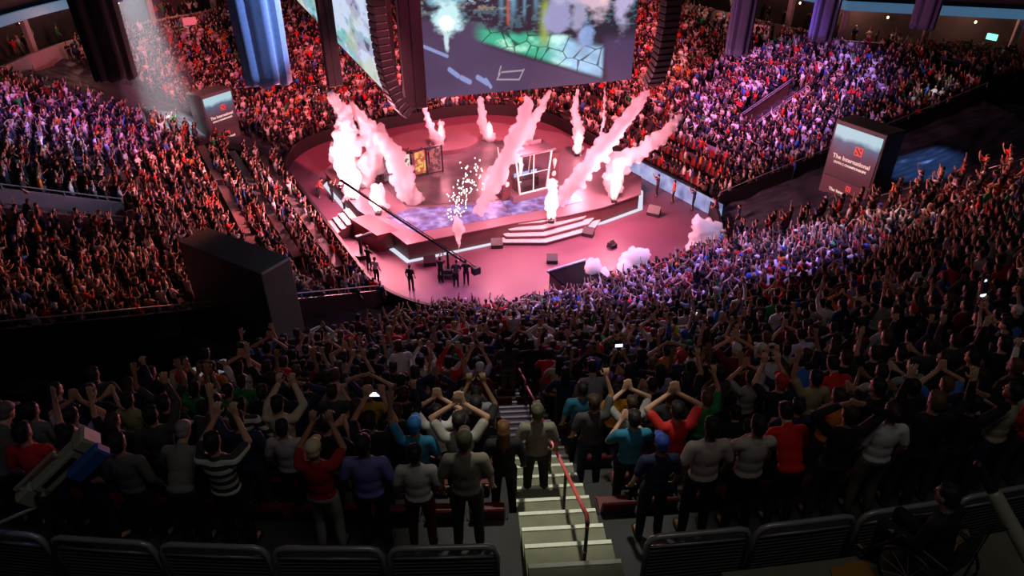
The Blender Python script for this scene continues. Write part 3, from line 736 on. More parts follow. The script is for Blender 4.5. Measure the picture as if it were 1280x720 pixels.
# ------------------------------------------------------------------ seats
def seat_mbs():
    pan = MB(); pan.box((0, .02, .40), (.44, .36, .05), rx=R(4), bev=.02)
    back = MB(); back.box((0, -.15, .58), (.44, .045, .34), rx=R(10), bev=.02)
    arms = []
    for sx in (-.245, .245):
        a_ = MB(); a_.box((sx, -.04, .27), (.03, .24, .50), bev=.01); arms.append(a_)
    return pan, back, arms
pan, back, arms = seat_mbs()
proto = []
for nm, mb, mt in (('seat_pan', pan, M['seat']), ('backrest', back, M['seat']), ('armrest', arms[0], M['dmetal']), ('armrest', arms[1], M['dmetal'])):
    me = mb.mesh(nm); me.materials.append(mt); proto.append((nm, me))
PERS_XY = {}
for p, k in indiv: PERS_XY.setdefault(k, []).append((p.x, p.y))
cnt = 0; stuffseats = []
for p, k in seats(NEAR, NR_, .54, lambda p, k, o: (k >= 22 and abs(phi_nl(p) - AISLE) * PI / 180 * (8 + o) < .6) or phi_nl(p) < -9.3):
    x, y, d = cam_px((p.x, p.y, p.z + .5))
    if not (-20 < x < 1300 and y < 730): continue
    v = STG - p; rz = math.atan2(v.y, v.x) - PI / 2; back_ = v.normalized() * -.36; loc = (p.x + back_.x, p.y + back_.y, p.z)
    if k == 29: continue
    if k == 28 or k == 27:
        rn = 28 - k; e = empty('stadium_seat', loc, rz, None, 'seat', 'red seats of the rows nearest the barrier')
        e['label'] = 'dark red stadium seat in the second or third row from the metal barrier'
        for nm, me in proto:
            c = bpy.data.objects.new(nm, me); link(c, e)
    else: stuffseats.append((loc, rz))
sv, sf, so_ = [], [], 0
for nm, me in proto[:2]:
    pv, pt = arrays(me)
    for loc, rz in stuffseats:
        c, s_ = math.cos(rz), math.sin(rz); Rm = np.array([[c, -s_, 0], [s_, c, 0], [0, 0, 1]], np.float32)
        sv.append(pv @ Rm.T + np.array(loc, np.float32)); sf.append(pt + so_); so_ += len(pv)
so2 = np_object('stadium_seating', sv, sf, None, M['seat']); tag(so2, 'rows of red stadium seats between the standing crowd', 'seating', kind='stuff')
so2.data.polygons.foreach_set('use_smooth', np.zeros(len(so2.data.polygons), bool))
cr = np_object('crowd', V_, F_, C_, M['crowd'])
tag(cr, 'dense crowd of cheering spectators filling the arena bowl all around the stage', 'crowd', kind='stuff')
from collections import Counter; print('crowd verts', voff); print(sorted(Counter(k for p,k in indiv).items()), [len([1 for p,k in nseats if k==q]) for q in (28,27,20)]); print([tuple(round(c,1) for c in p)+(k,) for p,k in indiv[:6]])

# ------------------------------------------------------------------ terraces, floor, walls
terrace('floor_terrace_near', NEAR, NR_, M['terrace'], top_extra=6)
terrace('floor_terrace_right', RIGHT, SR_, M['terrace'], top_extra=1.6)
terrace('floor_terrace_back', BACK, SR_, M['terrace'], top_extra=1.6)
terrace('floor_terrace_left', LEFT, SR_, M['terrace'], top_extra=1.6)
fl = MB(); fl.prism([(-60, -8), (70, -8), (70, 110), (-60, 110)], -.4, -.01); tag(fl.build('floor', M['floor']), kind='structure')
# boards round the floor
for nm, pth in (('trim_boards_near', NEAR), ('trim_boards_left', LEFT), ('trim_boards_back', BACK), ('trim_boards_corner_near', DR_L), ('trim_boards_corner_right', DR_R), ('trim_boards_corner_back', DR_B), ('trim_boards_right', RIGHT)):
    strip_wall(nm, pth, .1, 0, 1.05, M['black'], .2)
# covered corners: loose black cloth over the seats, a folded surface
def drape(name, path, rws, mat, seedv, label):
    mb = MB(); vs = []; fs = []; n = len(path) * 6; m = 110; omax = rws[-1][0] + .4
    P = []
    for i in range(n):
        t = i / (n - 1) * (len(path) - 1); a_ = int(min(t, len(path) - 2)); fr_ = t - a_
        b = path[a_][0].lerp(path[a_+1][0], fr_); nv = path[a_][1].lerp(path[a_+1][1], fr_).normalized(); P.append((b, nv))
    for i in range(n):
        for j in range(m):
            o = .6 + (omax - .6) * j / (m - 1); p = P[i][0] + P[i][1] * o
            z = max(0, (o - .5) * .4) + .25 + .22 * noise.noise(Vector((p.x * .55, p.y * .55, seedv))) + .16 * noise.noise(Vector((p.x * 1.1, p.y * 2.6, seedv + 5)))
            vs.append((p.x, p.y, z))
    for i in range(n - 1):
        for j in range(m - 1): fs.append((i*m+j, i*m+j+1, (i+1)*m+j+1, (i+1)*m+j))
    mb.add(vs, fs); o = mb.build(name, mat, smooth=True)
    sm = o.modifiers.new('t', 'SOLIDIFY'); sm.thickness = .03
    tag(o, label, 'cover')
drape('seat_cover', DR_L, SR_, M['drape'], 1.0, 'black cloth covering the empty seats beside the big black box')
drape('seat_cover', DR_R, SR_, M['sheet'], 7.0, 'rippled cover over empty seats behind the lit sponsor screen, blue light on it')
drape('seat_cover', DR_B, SR_, M['darksheet'], 13.0, 'cover over the empty corner seats under the white light beam')
# ring above the bowl
FULLR = []
for (x_, y_) in ((56, 51.6), (50, 53.4), (44, 55.2), (38, 57.0), (32, 58.8), (27.8, 60.1)):
    nv_ = Vector((.287, .958)); FULLR.append((Vector((x_, y_)) - nv_ * 19.6, nv_))
FULLR += [(b_, n_) for b_, n_ in seg(40.5, 35, 52, 35, nx, 6) + arc('FR', 120, 210)]
FULLL = BACK + DR_B + LEFT
cw_ = MB(); cw_.prism([(33.2, 47.0), (33.0, 51.2), (27.4, 61.2), (27.6, 61.7), (60, 52), (60, 40)], 7.35, 7.62); tag(cw_.build('floor_concourse_right', M['terrace']), kind='structure')
for nm, pth in (('right', FULLR), ('left', FULLL)):
    strip_wall('wall_fascia_' + nm, pth, 19.6, 6.8, 8.6, M['fascia'], .3)
    strip_wall('wall_suite_' + nm, pth, 24.0, 7.0, 11.4, M['suite'], .3)
    strip_wall('floor_suite_' + nm, pth, 19.8, 7.5, 7.7, M['terrace'], 4.3)
    strip_wall('trim_fascia_' + nm, pth, 20.2, 10.9, 11.6, M['bluefascia'], .3)
    strip_wall('ceiling_suite_' + nm, pth, 20.4, 11.2, 11.4, M['black'], 4.0)
    strip_wall('wall_upper_' + nm, pth, 21.2, 11.4, 22, M['suite'], .3)
# suite columns and small lamps along the suites
def along(path, o, step, z):
    pts = [Vector(at(path, i, o, z)) for i in range(len(path))]; acc = step * .5; L = 0; out = []
    for i in range(len(pts) - 1):
        d = (pts[i+1] - pts[i]).length
        while acc < L + d and d > 1e-6:
            out.append((pts[i].lerp(pts[i+1], (acc - L) / d), path[i][1])); acc += step
        L += d
    return out
ci = 0
for pth in (FULLR, FULLL):
    for p, nv in along(pth, 21.0, 6.5, 7.6):
        mb = MB(); mb.box((0, 0, 1.7), (.45, .5, 3.5), bev=.05); o = mb.build('trim_pillar', M['fascia']); o.location = p; o.rotation_euler = (0, 0, math.atan2(nv.y, nv.x)); o['kind'] = 'structure'
    for q, (p, nv) in enumerate(along(pth, 23.6, 3.4, 9.9)):
        x, y, d = cam_px(p)
        if not (0 < x < 1280 and 0 < y) or (q * 7) % 3 == 0: continue
        e = empty('wall_lamp', p, math.atan2(nv.y, nv.x), 'small warm glowing lamp on the dark suite wall above the crowd', 'lamp', 'small lamps in the suites')
        a_ = MB(); a_.box((.12, 0, 0), (.1, .16, .3), bev=.02); a_.build('bracket', M['dmetal'], e)
        b_ = MB(); b_.ell((-.02, 0, .05), (.09, .09, .12)); b_.build('shade', M['lamp_warm'], e, True)
# two suite banners
def banner(loc, rz, w, h, mat, label):
    mb = MB(); mb.box((0, 0, 0), (w, .06, h), bev=.01); o = mb.build('sign', mat); o.location = loc; o.rotation_euler = (0, 0, rz); tag(o, label, 'sign'); return o
M['pinksign'] = pmat('pink_sign', (.5, .2, .25), .6, emit=(.6, .15, .2), estr=.5)
M['exit'] = emat('exit_green', (.15, .9, .5), 2.5)

# ------------------------------------------------------------------ stairway in the near section
cNL = CC['NL']; aphi = R(AISLE); ad = Vector((math.sin(aphi), -math.cos(aphi), 0)); al = Vector((math.cos(aphi), math.sin(aphi), 0))
def AP(Rr, side, z): p = cNL + ad * Rr + al * side; return Vector((p.x, p.y, z))
st = empty('stairway', AP(30.5, 0, 0), 0, 'pale concrete stairway with white nosings descending between the near seat blocks', 'stairs')
stz = st.location
tread = MB(); nos = MB(); 
for k in range(21, 32):
    o, z = rows(.588, 34)[k]; Rr = 8 + o - .45
    for h in (0, 1):
        zz = z - (.25 if h == 0 else 0); R0 = Rr - .42 + h * .42
        c = AP(R0 + .21, 0, zz - .24) - stz
        tread.box(c, (.98, .425, .5), rz=aphi)
        c2 = AP(R0 + .03, 0, zz + .012) - stz; nos.box(c2, (.97, .05, .03), rz=aphi)
tread.build('tread', M['stair'], st); nos.build('nosing', M['nosing'], st)
# handrail down the middle-right of the stairs, in sections
def zr(Rr): return .588 * (Rr - 8.55) + .1
SECT = [(25.6, 27.4), (27.7, 29.3), (29.6, 31.0), (31.6, 34.4)]
for i, (a_, b_) in enumerate(SECT):
    e = empty('handrail', AP(a_, .12, zr(a_)), 0, 'red-lit metal handrail on the stairway, %s section counted from the top of the flight' % ORD[3 - i], 'handrail', 'stairway handrails')
    L0 = e.location; rail = MB()
    pts = [AP(a_, .12, zr(a_) + .5), AP(a_, .12, zr(a_) + .93), AP(a_ + .06, .12, zr(a_) + 1.0), AP(b_ - .06, .12, zr(b_) + 1.0), AP(b_, .12, zr(b_) + .93), AP(b_, .12, zr(b_) + .5)]
    rail.tube([p - L0 for p in pts], .024, 8); rail.build('rail', M['redlitrail'], e, True)
    for q in range(3):
        Rr = a_ + (b_ - a_) * q / 2; po = MB(); po.tube([AP(Rr, .12, zr(Rr) - .25) - L0, AP(Rr, .12, zr(Rr) + .98) - L0], .02, 8); po.build('post', M['dmetal'], e)

# ------------------------------------------------------------------ metal barrier at the back of the near section
RB_ = 34.42; ZB = NR_[29][1]
def BP(ph, z, dr=0): a_ = R(ph); return Vector((cNL.x + (RB_ + dr) * math.sin(a_), cNL.y - (RB_ + dr) * math.cos(a_), z))
PH = []
ph = 2.55
while ph > -11: PH.append((ph - 1.92, ph)); ph -= 1.98
ph = 5.1
while ph < 20: PH.append((ph, ph + 1.92)); ph += 1.98
PH.sort()
for i, (p0, p1) in enumerate(PH):
    c = BP((p0 + p1) / 2, ZB); nl = sum(1 for q in PH if q[1] < 3 and q[0] >= p0); nr = sum(1 for q in PH if q[0] > 3 and q[0] <= p0)
    lab = 'dark metal crowd barrier panel with rounded top corners, %s %s of the stairway' % (ORD[(nl if p1 < 3 else nr) - 1], 'left' if p1 < 3 else 'right')
    e = empty('crowd_barrier', c, 0, lab, 'barrier', 'barrier panels behind the last row')
    a0, b0 = p0 + .04, p1 - .04
    def q(ph, z): return BP(ph, z) - c
    fr_ = MB(); pts = [q(a0, ZB + .05), q(a0, ZB + .88), q(a0 + .07, ZB + .97), q(a0 + .2, ZB + 1.0)] + [q(a0 + .2 + (b0 - a0 - .4) * t / 4, ZB + 1.0) for t in (1, 2, 3)] + [q(b0 - .2, ZB + 1.0), q(b0 - .07, ZB + .97), q(b0, ZB + .88), q(b0, ZB + .05)]
    fr_.tube(pts, .032, 10); fr_.build('frame', M['metal'], e, True)
    mr = MB(); mr.tube([q(a0, ZB + .84), q((a0 + b0) / 2, ZB + .84), q(b0, ZB + .84)], .018, 8); mr.build('middle_rail', M['metal'], e, True)
    sl = MB()
    for j in range(13):
        z = ZB + .10 + j * .055; pa, pb = q(a0 + .03, z), q(b0 - .03, z); sl.tube([pa, (pa + pb) / 2, pb], .013, 6)
    pa, pb = q(a0, ZB + .45), q(b0, ZB + .45); d = pb - pa
    sl.box((pa + pb) / 2 + Vector((0, .03, 0)) , (d.length - .06, .012, .70), rz=math.atan2(d.y, d.x)); sl.build('infill_panel', M['panel'], e)

# ------------------------------------------------------------------ stage
SHX = (-12.2, 19.2, -9.6, 20.2, 5.9)
def P2(lst): return [tuple(W(s, t)[:2]) for s, t in lst]
stg = empty('stage', W(43, 22), 0, 'large low angular stage with a glowing floor and pale skirting light', 'stage')
SO = stg.location
def off(mb): mb.v = [(v[0] - SO.x, v[1] - SO.y, v[2] - SO.z) for v in mb.v]; return mb
OUT = [(36.0, 13.2), (35.2, 20.6), (34.4, 24.0), (34.2, 27.0), (34.6, 30.6), (37, 32.6), (48, 32.6), (54, 28.5), (55, 22), (54, 15.5), (50, 12.2), (42.2, 12.2), (37.6, 13.0)]
mb = MB(); mb.prism(P2(OUT), 0.05, 1.16); off(mb).build('stage_body', M['stageside'], stg)
INN = [(s + (43 - s) * .012, t + (22 - t) * .012) for s, t in OUT]
mb = MB(); mb.prism(P2([(s + (43 - s) * -.01, t + (22 - t) * -.01) for s, t in OUT]), 1.16, 1.24); off(mb).build('deck', M['stage'], stg)
mb = MB(); mb.prism(P2([(s - (43 - s) * .03, t - (22 - t) * .03) for s, t in OUT]), 0.0, .06); off(mb).build('skirt_light', M['skirtlight'], stg)
# glowing floor of rocky tiles
def rockmat(name, cs, estr, sc):
    m, nt, b = newmat(name); tc = nt.nodes.new('ShaderNodeTexCoord'); vo = nt.nodes.new('ShaderNodeTexVoronoi'); vo.inputs['Scale'].default_value = sc
    nz = nt.nodes.new('ShaderNodeTexNoise'); nz.inputs['Scale'].default_value = sc * 1.7; nz.inputs['Detail'].default_value = 6
    nt.links.new(tc.outputs['Object'], vo.inputs['Vector']); nt.links.new(tc.outputs['Object'], nz.inputs['Vector'])
    mm = nt.nodes.new('ShaderNodeMath'); mm.operation = 'MULTIPLY'; nt.links.new(vo.outputs['Distance'], mm.inputs[0]); nt.links.new(nz.outputs['Fac'], mm.inputs[1])
    cr_ = nt.nodes.new('ShaderNodeValToRGB'); nt.links.new(mm.outputs[0], cr_.inputs[0])
    cr_.color_ramp.elements[0].color = cs[0] + (1,); cr_.color_ramp.elements[0].position = .08
    cr_.color_ramp.elements[1].color = cs[2] + (1,); cr_.color_ramp.elements[1].position = .5
    e = cr_.color_ramp.elements.new(.25); e.color = cs[1] + (1,)
    nt.links.new(cr_.outputs[0], b.inputs['Emission Color']); b.inputs['Emission Strength'].default_value = estr
    b.inputs['Base Color'].default_value = (.05, .05, .06, 1); b.inputs['Roughness'].default_value = .3
    return m
M['rocks'] = rockmat('glowing_rock_floor', ((.02, .02, .10), (.16, .14, .62), (.50, .50, .95)), .75, 1.6)
M['lava'] = rockmat('red_floor_screen', ((.03, .01, .015), (.20, .03, .05), (.5, .12, .14)), .5, .5)
mb = MB(); mb.prism(P2([(37.2, 14.2), (36.2, 20.8), (38.4, 21.3), (40.6, 15.2), (40.2, 13.4)]), 1.242, 1.27); off(mb).build('floor_screen', M['rocks'], stg)
mb = MB(); mb.prism(P2([(36.2, 20.9), (35.7, 24.0), (35.6, 26.4), (37.6, 26.6), (38.4, 21.4)]), 1.242, 1.27); off(mb).build('floor_screen', M['rocks'], stg)
mb = MB(); mb.prism(P2([(41, 15.2), (38.8, 21.4), (42, 27), (49, 27), (52, 22), (49, 15)]), 1.242, 1.27); off(mb).build('floor_screen', M['lava'], stg)
# raised round platform at the back
mb = MB(); c0 = W(51, 22); mb.prism([(c0.x + 3.6 * math.cos(a_), c0.y + 2.6 * math.sin(a_)) for a_ in [2 * PI * i / 40 for i in range(40)]], 1.27, 1.65); off(mb).build('round_platform', M['stage'], stg)
# front steps: nested angular slabs
for i in range(4):
    g = .42 * (3 - i); h = .28 * i
    pts = [(36.0, 20.2 - g * .6), (35.3 - g * .4, 20.5 - g * .9), (34.6 - g, 22.3 - g * .35), (34.55 - g, 25.2 + g * .35), (35.0 - g * .3, 26.4 + g * .8), (36.4, 26.6 + g * .6)]
    mb = MB(); mb.prism(P2(pts), h, h + .25); mb2 = MB(); mb2.prism(P2([(s - (s - 37) * -.012, t - (t - 23.4) * -.012) for s, t in pts]), h + .2, h + .27)
    s1 = off(mb).build('step', M['stageside'], stg); off(mb2).build('step_edge', M['step'], s1)
# corner block and side stairs on the left of the stage
blk = MB(); blk.prism(P2([(38.0, 11.9), (38.0, 13.4), (41.2, 12.6), (41.2, 11.2)]), 0, 1.25); blo = blk.build('stage_block', pmat('red_block', (.20, .03, .04), .5)); tag(blo, 'dark red box beside the left front corner of the stage', 'block')
ss = empty('side_stairs', W(41.9, 10.2), 0, 'short flight of pale steps leading up to the left side of the stage', 'stairs')
for i in range(6):
    mb = MB(); c = W(42.0 + .0 * i, 9.4 + .42 * i, .1 + .2 * i) - ss.location; mb.box(c, (.44, 2.0, .06), rz=ROT, bev=.01); mb.build('tread', M['step'], ss)
for sd in (-1, 1):
    mb = MB(); a_ = W(42 + sd * 1.02, 9.2, .05); b_ = W(42 + sd * 1.02, 11.7, 1.15)
    mb.v = []; v0 = [a_, W(42 + sd * 1.02, 11.7, 0), b_]; n_ = ax.to_3d() * .04
    vs = [v - ss.location for v in v0] + [v - ss.location + n_ for v in v0]; mb.add(vs, [(0, 1, 2), (5, 4, 3), (0, 3, 4, 1), (1, 4, 5, 2), (2, 5, 3, 0)]); mb.build('side_panel', M['stageside'], ss)

# booths
M['frame_white'] = pmat('white_frame', (.75, .68, .6), .4, emit=(1, .75, .5), estr=.25)
M['glass'] = newmat('booth_glass')[0]
gb = M['glass'].node_tree.nodes['Principled BSDF']; gb.inputs['Base Color'].default_value = (.9, .95, 1, 1); gb.inputs['Roughness'].default_value = .05; gb.inputs['Transmission Weight'].default_value = 1; gb.inputs['IOR'].default_value = 1.05
M['monitor'] = emat('monitor_glow', (.35, .45, .8), 1.2)
def booth(s0, t0, label, lit=True):
    c = W(s0, t0, 1.27); e = empty('player_booth', c, ROT, label, 'booth')
    def bb(nm, mat, boxes, par=e):
        mb = MB()
        for cc, dd in boxes: mb.box(cc, dd, bev=.015)
        return mb.build(nm, mat, par)
    bb('plinth', M['stage'], [((0, 1.2, .22), (3.4, 3.0, .44))])
    fr = MB()
    for x0, x1 in ((-1.1, -1.45), (1.1, 1.45)):      # splayed front frame, wide at the top
        fr.cap((x0, -.15, .5), (x1, -.15, 3.3), .07, .07, 8); fr.cap((x0, 2.4, .5), (x1, 2.4, 3.3), .05, .05, 8); fr.cap((x1, -.15, 3.3), (x1, 2.4, 3.3), .05, .05, 8)
    fr.cap((-1.1, -.15, .5), (1.1, -.15, .5), .07, .07, 8); fr.cap((-1.45, -.15, 3.3), (1.45, -.15, 3.3), .08, .08, 8); fr.cap((0, -.15, .5), (0, -.15, 3.3), .045, .045, 8)
    fr.cap((-1.28, -.15, 1.9), (1.28, -.15, 1.9), .03, .03, 8); fr.build('frame', M['frame_white'], e, True)
    g = MB(); g.add([(-1.08, -.10, .55), (1.08, -.10, .55), (1.4, -.10, 3.25), (-1.4, -.10, 3.25), (-1.08, -.08, .55), (1.08, -.08, .55), (1.4, -.08, 3.25), (-1.4, -.08, 3.25)], [(0,1,2,3),(7,6,5,4),(0,4,5,1),(1,5,6,2),(2,6,7,3),(3,7,4,0)]); g.build('glass_pane', M['glass'], e)
    bb('roof', M['stage'], [((0, 1.2, 3.42), (3.3, 3.2, .14)), ((-.6, 1.6, 3.7), (1.0, .6, .4)), ((.8, 1.3, 3.65), (.9, .8, .3))])
    bb('desk', M['stageside'], [((0, .9, 1.15), (2.0, .7, .08)), ((-.9, .9, .8), (.08, .6, .7)), ((.9, .9, .8), (.08, .6, .7))])
    for x in (-.7, 0, .7): bb('monitor', M['monitor'], [((x, .95, 1.45), (.5, .04, .32))])
    for sx in (-1, 1):
        mb = MB(); mb.box((sx * 1.95, .3, 1.5), (.75, .18, 2.7), rz=sx * -.25, bev=.03); w_ = mb.build('wing_panel', M['stageside'], e)
        m2 = MB(); m2.cap((sx * 1.95, .18, 2.3), (sx * 1.95, .18, 1.7), .16, .03, 8); m2.ell((sx * 1.95, .19, 1.3), (.2, .03, .2)); m2.build('emblem', M['frame_white'], w_, True)
    return e
booth(38.0, 23.6, 'glass player booth with a splayed pale lit frame above the front steps of the stage')
# left group: posters on a dark truss with team desk behind
tr = empty('poster_stand', W(45.3, 17.4, 1.27), ROT, 'dark truss stand carrying a white and an orange poster on the stage left', 'stand')
mb = MB()
for x in (-2.6, -1.3, 0, 1.3, 2.6): mb.box((x, 0, 1.1), (.09, .09, 2.2))
for z in (.1, 2.15): mb.box((0, 0, z), (5.3, .09, .09))
for x in (-1.95, -.65, .65, 1.95): mb.cap((x - .6, 0, .15), (x + .6, 0, 2.1), .025, .025, 6)
mb.build('truss', M['dmetal'], tr)
def poster(x, c1, c2, nm):
    m, nt, b = newmat(nm); tc = nt.nodes.new('ShaderNodeTexCoord'); nz = nt.nodes.new('ShaderNodeTexNoise'); nz.inputs['Scale'].default_value = 3.2; nz.inputs['Detail'].default_value = 3
    nt.links.new(tc.outputs['Object'], nz.inputs['Vector']); cr_ = nt.nodes.new('ShaderNodeValToRGB'); cr_.color_ramp.elements[0].position = .46; cr_.color_ramp.elements[1].position = .52
    cr_.color_ramp.elements[0].color = c1 + (1,); cr_.color_ramp.elements[1].color = c2 + (1,); nt.links.new(nz.outputs['Fac'], cr_.inputs[0])
    nt.links.new(cr_.outputs[0], b.inputs['Emission Color']); b.inputs['Emission Strength'].default_value = .9; b.inputs['Base Color'].default_value = (.05, .05, .05, 1)
    mb = MB(); mb.box((x, -.1, 1.15), (.85, .06, 1.7), bev=.01); mb.build('poster_panel', m, tr)
poster(-.5, (.03, .03, .03), (.85, .82, .7), 'poster_white'); poster(.75, (.5, .05, .02), (.8, .5, .12), 'poster_orange'); poster(1.95, (.05, .02, .03), (.45, .1, .1), 'poster_red'); poster(-1.75, (.03, .02, .03), (.15, .1, .12), 'poster_dark')

# people on the floor and stage
def crew(x, y, z, pose, cn, c, label, rz=None, hk='short', longs=False, pc=(.012, .012, .016), skin=(.42, .24, .16)):
    if rz is None: v = STG - Vector((x, y, 0)); rz = math.atan2(v.y, v.x) - PI / 2
    o = body_person(pose, (x, y, z), rz, c, longs, skin, hk, HAIRC[0][1] if hk != 'cap' else (.02, .02, .02), pc)
    tag(o, label, 'person', 'crew and photographers on the arena floor'); return o
BKc = (.012, .012, .014)
CREW = [(-4.3, 35.2, 0, 'film', BKc, 'person in black steering the camera crane at its counterweight end'),
 (-3.35, 34.7, 0, 'lean', BKc, 'person in black bending behind the crane dolly'),
 (-2.75, 34.9, 0, 'clap', BKc, 'person in black standing right of the crane dolly'),
 (-6.0, 34.3, 0, 'down', BKc, 'person in black standing left of the crane dolly, near the front crowd'),
 (-8.9, 36.6, 0, 'crossed', BKc, 'person in black standing beside the pedestal camera at the left floor edge'),
 (-8.2, 35.2, 0, 'down', (.62, .62, .66), 'person in white t-shirt standing at the left floor corner by the boards'),
 (-12.1, 44.6, 0, 'lean', (.3, .28, .3), 'person in grey crouching on the floor under the crane arm'),
 (-14.6, 47.2, 0, 'lean', (.35, .05, .06), 'photographer in red leaning forward left of the stage'),
 (-13.4, 46.6, 0, 'film', BKc, 'photographer in black at the far left corner of the stage'),
 (11.0, 47.6, 0, 'film', (.05, .02, .03), 'photographer in dark red standing farthest along the glowing boards'),
 (12.0, 46.5, 0, 'down', (.5, .06, .05), 'person in red standing in front of the glowing boards'),
 (13.2, 45.2, 0, 'film', (.02, .03, .08), 'photographer in navy filming in front of the glowing boards'),
 (14.6, 43.8, 0, 'lean', (.35, .12, .12), 'person in pink crouching at the near end of the glowing boards'),
 (15.6, 42.4, 0, 'down', (.02, .03, .1), 'person in navy standing at the near end of the glowing boards')]
for x, y, z, ps, c, lab in CREW: crew(x, y, z, ps, '', c, lab)
for i, (s_, t_, c, d_) in enumerate([(46.5, 15.3, (.3, .05, .06), 'dark red'), (46.9, 16.2, BKc, 'black'), (46.6, 17.1, (.25, .2, .3), 'lilac'), (47.0, 18.0, BKc, 'black'), (46.6, 18.9, (.4, .3, .3), 'pale pink'), (47.1, 19.8, (.03, .04, .1), 'navy')]):
    p = W(s_, t_, 1.27); o = body_person('clap' if i % 2 else 'down', p, PI + ROT, c, False, SKINS[i % 3], 'short', HAIRC[0][1], BKc)
    tag(o, 'player in %s top standing behind the poster stand, %s from its left end' % (d_, ORD[i]), 'person', 'players behind the poster stand')

# camera crane
cr_e = empty('camera_crane', (-3.9, 35.9, 0), 0, 'long dark camera crane reaching from its dolly over the left stage edge', 'camera crane')
piv = Vector((0, 0, 1.75)); tip = Vector((-11.0, 40.6, 4.3)) - cr_e.location; d_ = (tip - piv).normalized(); tail = piv - d_ * 2.2
mb = MB(); mb.tube([tail, tip], .085, 4); mb.tube([tail + Vector((0, 0, .25)), tip + Vector((0, 0, .12))], .03, 6)
for i in range(22): a_ = tail.lerp(tip, i / 22); b_ = tail.lerp(tip, (i + .5) / 22) + Vector((0, 0, .2)); mb.tube([a_, b_], .015, 5); mb.tube([b_, tail.lerp(tip, (i + 1) / 22)], .015, 5)
mb.build('boom', M['dmetal'], cr_e)
mb = MB(); mb.box(tail, (.5, .4, .5), rz=.6, bev=.04); mb.build('counterweight', M['dmetal'], cr_e)
mb = MB(); mb.cap((0, 0, .3), (0, 0, 1.7), .09, .07, 12); mb.build('column', M['dmetal'], cr_e)
mb = MB(); mb.box((0, 0, .28), (1.3, .9, .12), bev=.03); mb.box((0, 0, .45), (.6, .6, .25), bev=.03); mb.build('dolly', M['dmetal'], cr_e)
for sx in (-.5, .5):
    for sy in (-.4, .4): mb = MB(); mb.tube([(sx, sy - .05, .15), (sx, sy + .05, .15)], .15, 16); mb.build('wheel', M['black'], cr_e)
mb = MB(); mb.box(tip + Vector((0, 0, -.35)), (.3, .45, .3), bev=.03); mb.cap(tip + Vector((.05, -.25, -.35)), tip + Vector((.07, -.5, -.37)), .09, .11, 12); cam_ = mb.build('camera_head', M['black'], cr_e)
# pedestal camera
pc_ = empty('pedestal_camera', (-9.7, 38.3, 0), R(-50), 'small dark pedestal camera standing on the floor beside the left stage steps', 'camera')
mb = MB(); mb.prism([(.5 * math.cos(a_), .5 * math.sin(a_)) for a_ in [PI * 2 * i / 12 for i in range(12)]], .05, .3); mb.build('base', M['dmetal'], pc_)
mb = MB(); mb.cap((0, 0, .3), (0, 0, 1.2), .12, .09, 12); mb.build('column', M['dmetal'], pc_)
mb = MB(); mb.box((0, 0, 1.4), (.3, .5, .32), bev=.03); mb.cap((0, .3, 1.4), (0, .75, 1.42), .11, .14, 12); mb.build('camera_body', M['black'], pc_, False)

# floor boxes
def wedge(x, y, label, rz=0, s_=1.0):
    mb = MB(); w = .35 * s_; pts = [(-w, -.25, 0), (w, -.25, 0), (w, .25, 0), (-w, .25, 0), (-w, -.25, .25), (w, -.25, .25), (w, .15, .55 * s_), (-w, .15, .55 * s_)]
    mb.add(pts, [(0,3,2,1),(4,5,6,7),(0,1,5,4),(1,2,6,5),(2,3,7,6),(3,0,4,7)]); o = mb.build('floor_speaker', M['black']); o.location = (x, y, 0); o.rotation_euler = (0, 0, rz)
    g = MB(); g.box((0, -.05, .36), (.55 * s_, .3, .02), rx=.6); g.build('grille', M['dmetal'], o); tag(o, label, 'speaker')
wedge(2.55, 37.6, 'small black floor box alone in front of the front steps')
wedge(6.6, 39.6, 'small black floor lamp box right of the front steps', .7, .7)
wedge(-5.2, 37.3, 'black floor speaker leaning near the left stage corner', .2, 1.1); wedge(-1.0, 39.6, 'black floor speaker at the middle of the front stage edge', .1, 1.1)
wedge(5.2, 41.2, 'black floor speaker just right of the front steps', -.4, 1.1); wedge(10.2, 44.3, 'black floor speaker at the right stage corner', -.5, 1.3)

# glowing boards on the right
lw = empty('glowing_boards', W(35.5, 34.6), 0, 'row of pale blue glowing boards along the right edge of the floor', 'boards')
M['board'] = rockmat('board_glow', ((.12, .18, .40), (.35, .40, .75), (.55, .65, .95)), .8, .8)
for i in range(8):
    mb = MB(); c = W(30.9 + i * 1.32, 34.55, .62) - lw.location; mb.box(c, (.12, 1.26, 1.2), rz=ROT, bev=.02); mb.build('panel', M['board'], lw)
# long desks on the side terraces
M['desktop'] = pmat('desk_top', (.16, .13, .13), .4); M['deskglow'] = pmat('desk_red_glow', (.22, .02, .02), .5, emit=(1, .03, .02), estr=.14)  # red light on the desk fronts put into their colour and emission
def desk(path, k, sa, sb, label, grp):
    o_, z = SR_[k]; t_ = (10 - o_) if path == 'L' else (35 + o_)
    c = W((sa + sb) / 2, t_, z); e = empty('long_desk', c, ROT, label, 'desk', grp); L = sb - sa; sg = 1 if path == 'L' else -1
    mb = MB(); mb.box((sg * .25, 0, .75), (.55, L, .05), bev=.01); mb.build('desk_top', M['desktop'], e)
    mb = MB(); mb.box((sg * .5, 0, .42), (.05, L, .6), bev=.01); mb.build('front_panel', M['deskglow'], e)
    for j in range(int(L / 3) + 1):
        mb = MB(); mb.box((sg * .25, -L / 2 + .05 + j * (L - .1) / int(L / 3), .36), (.45, .05, .72)); mb.build('support', M['dmetal'], e)
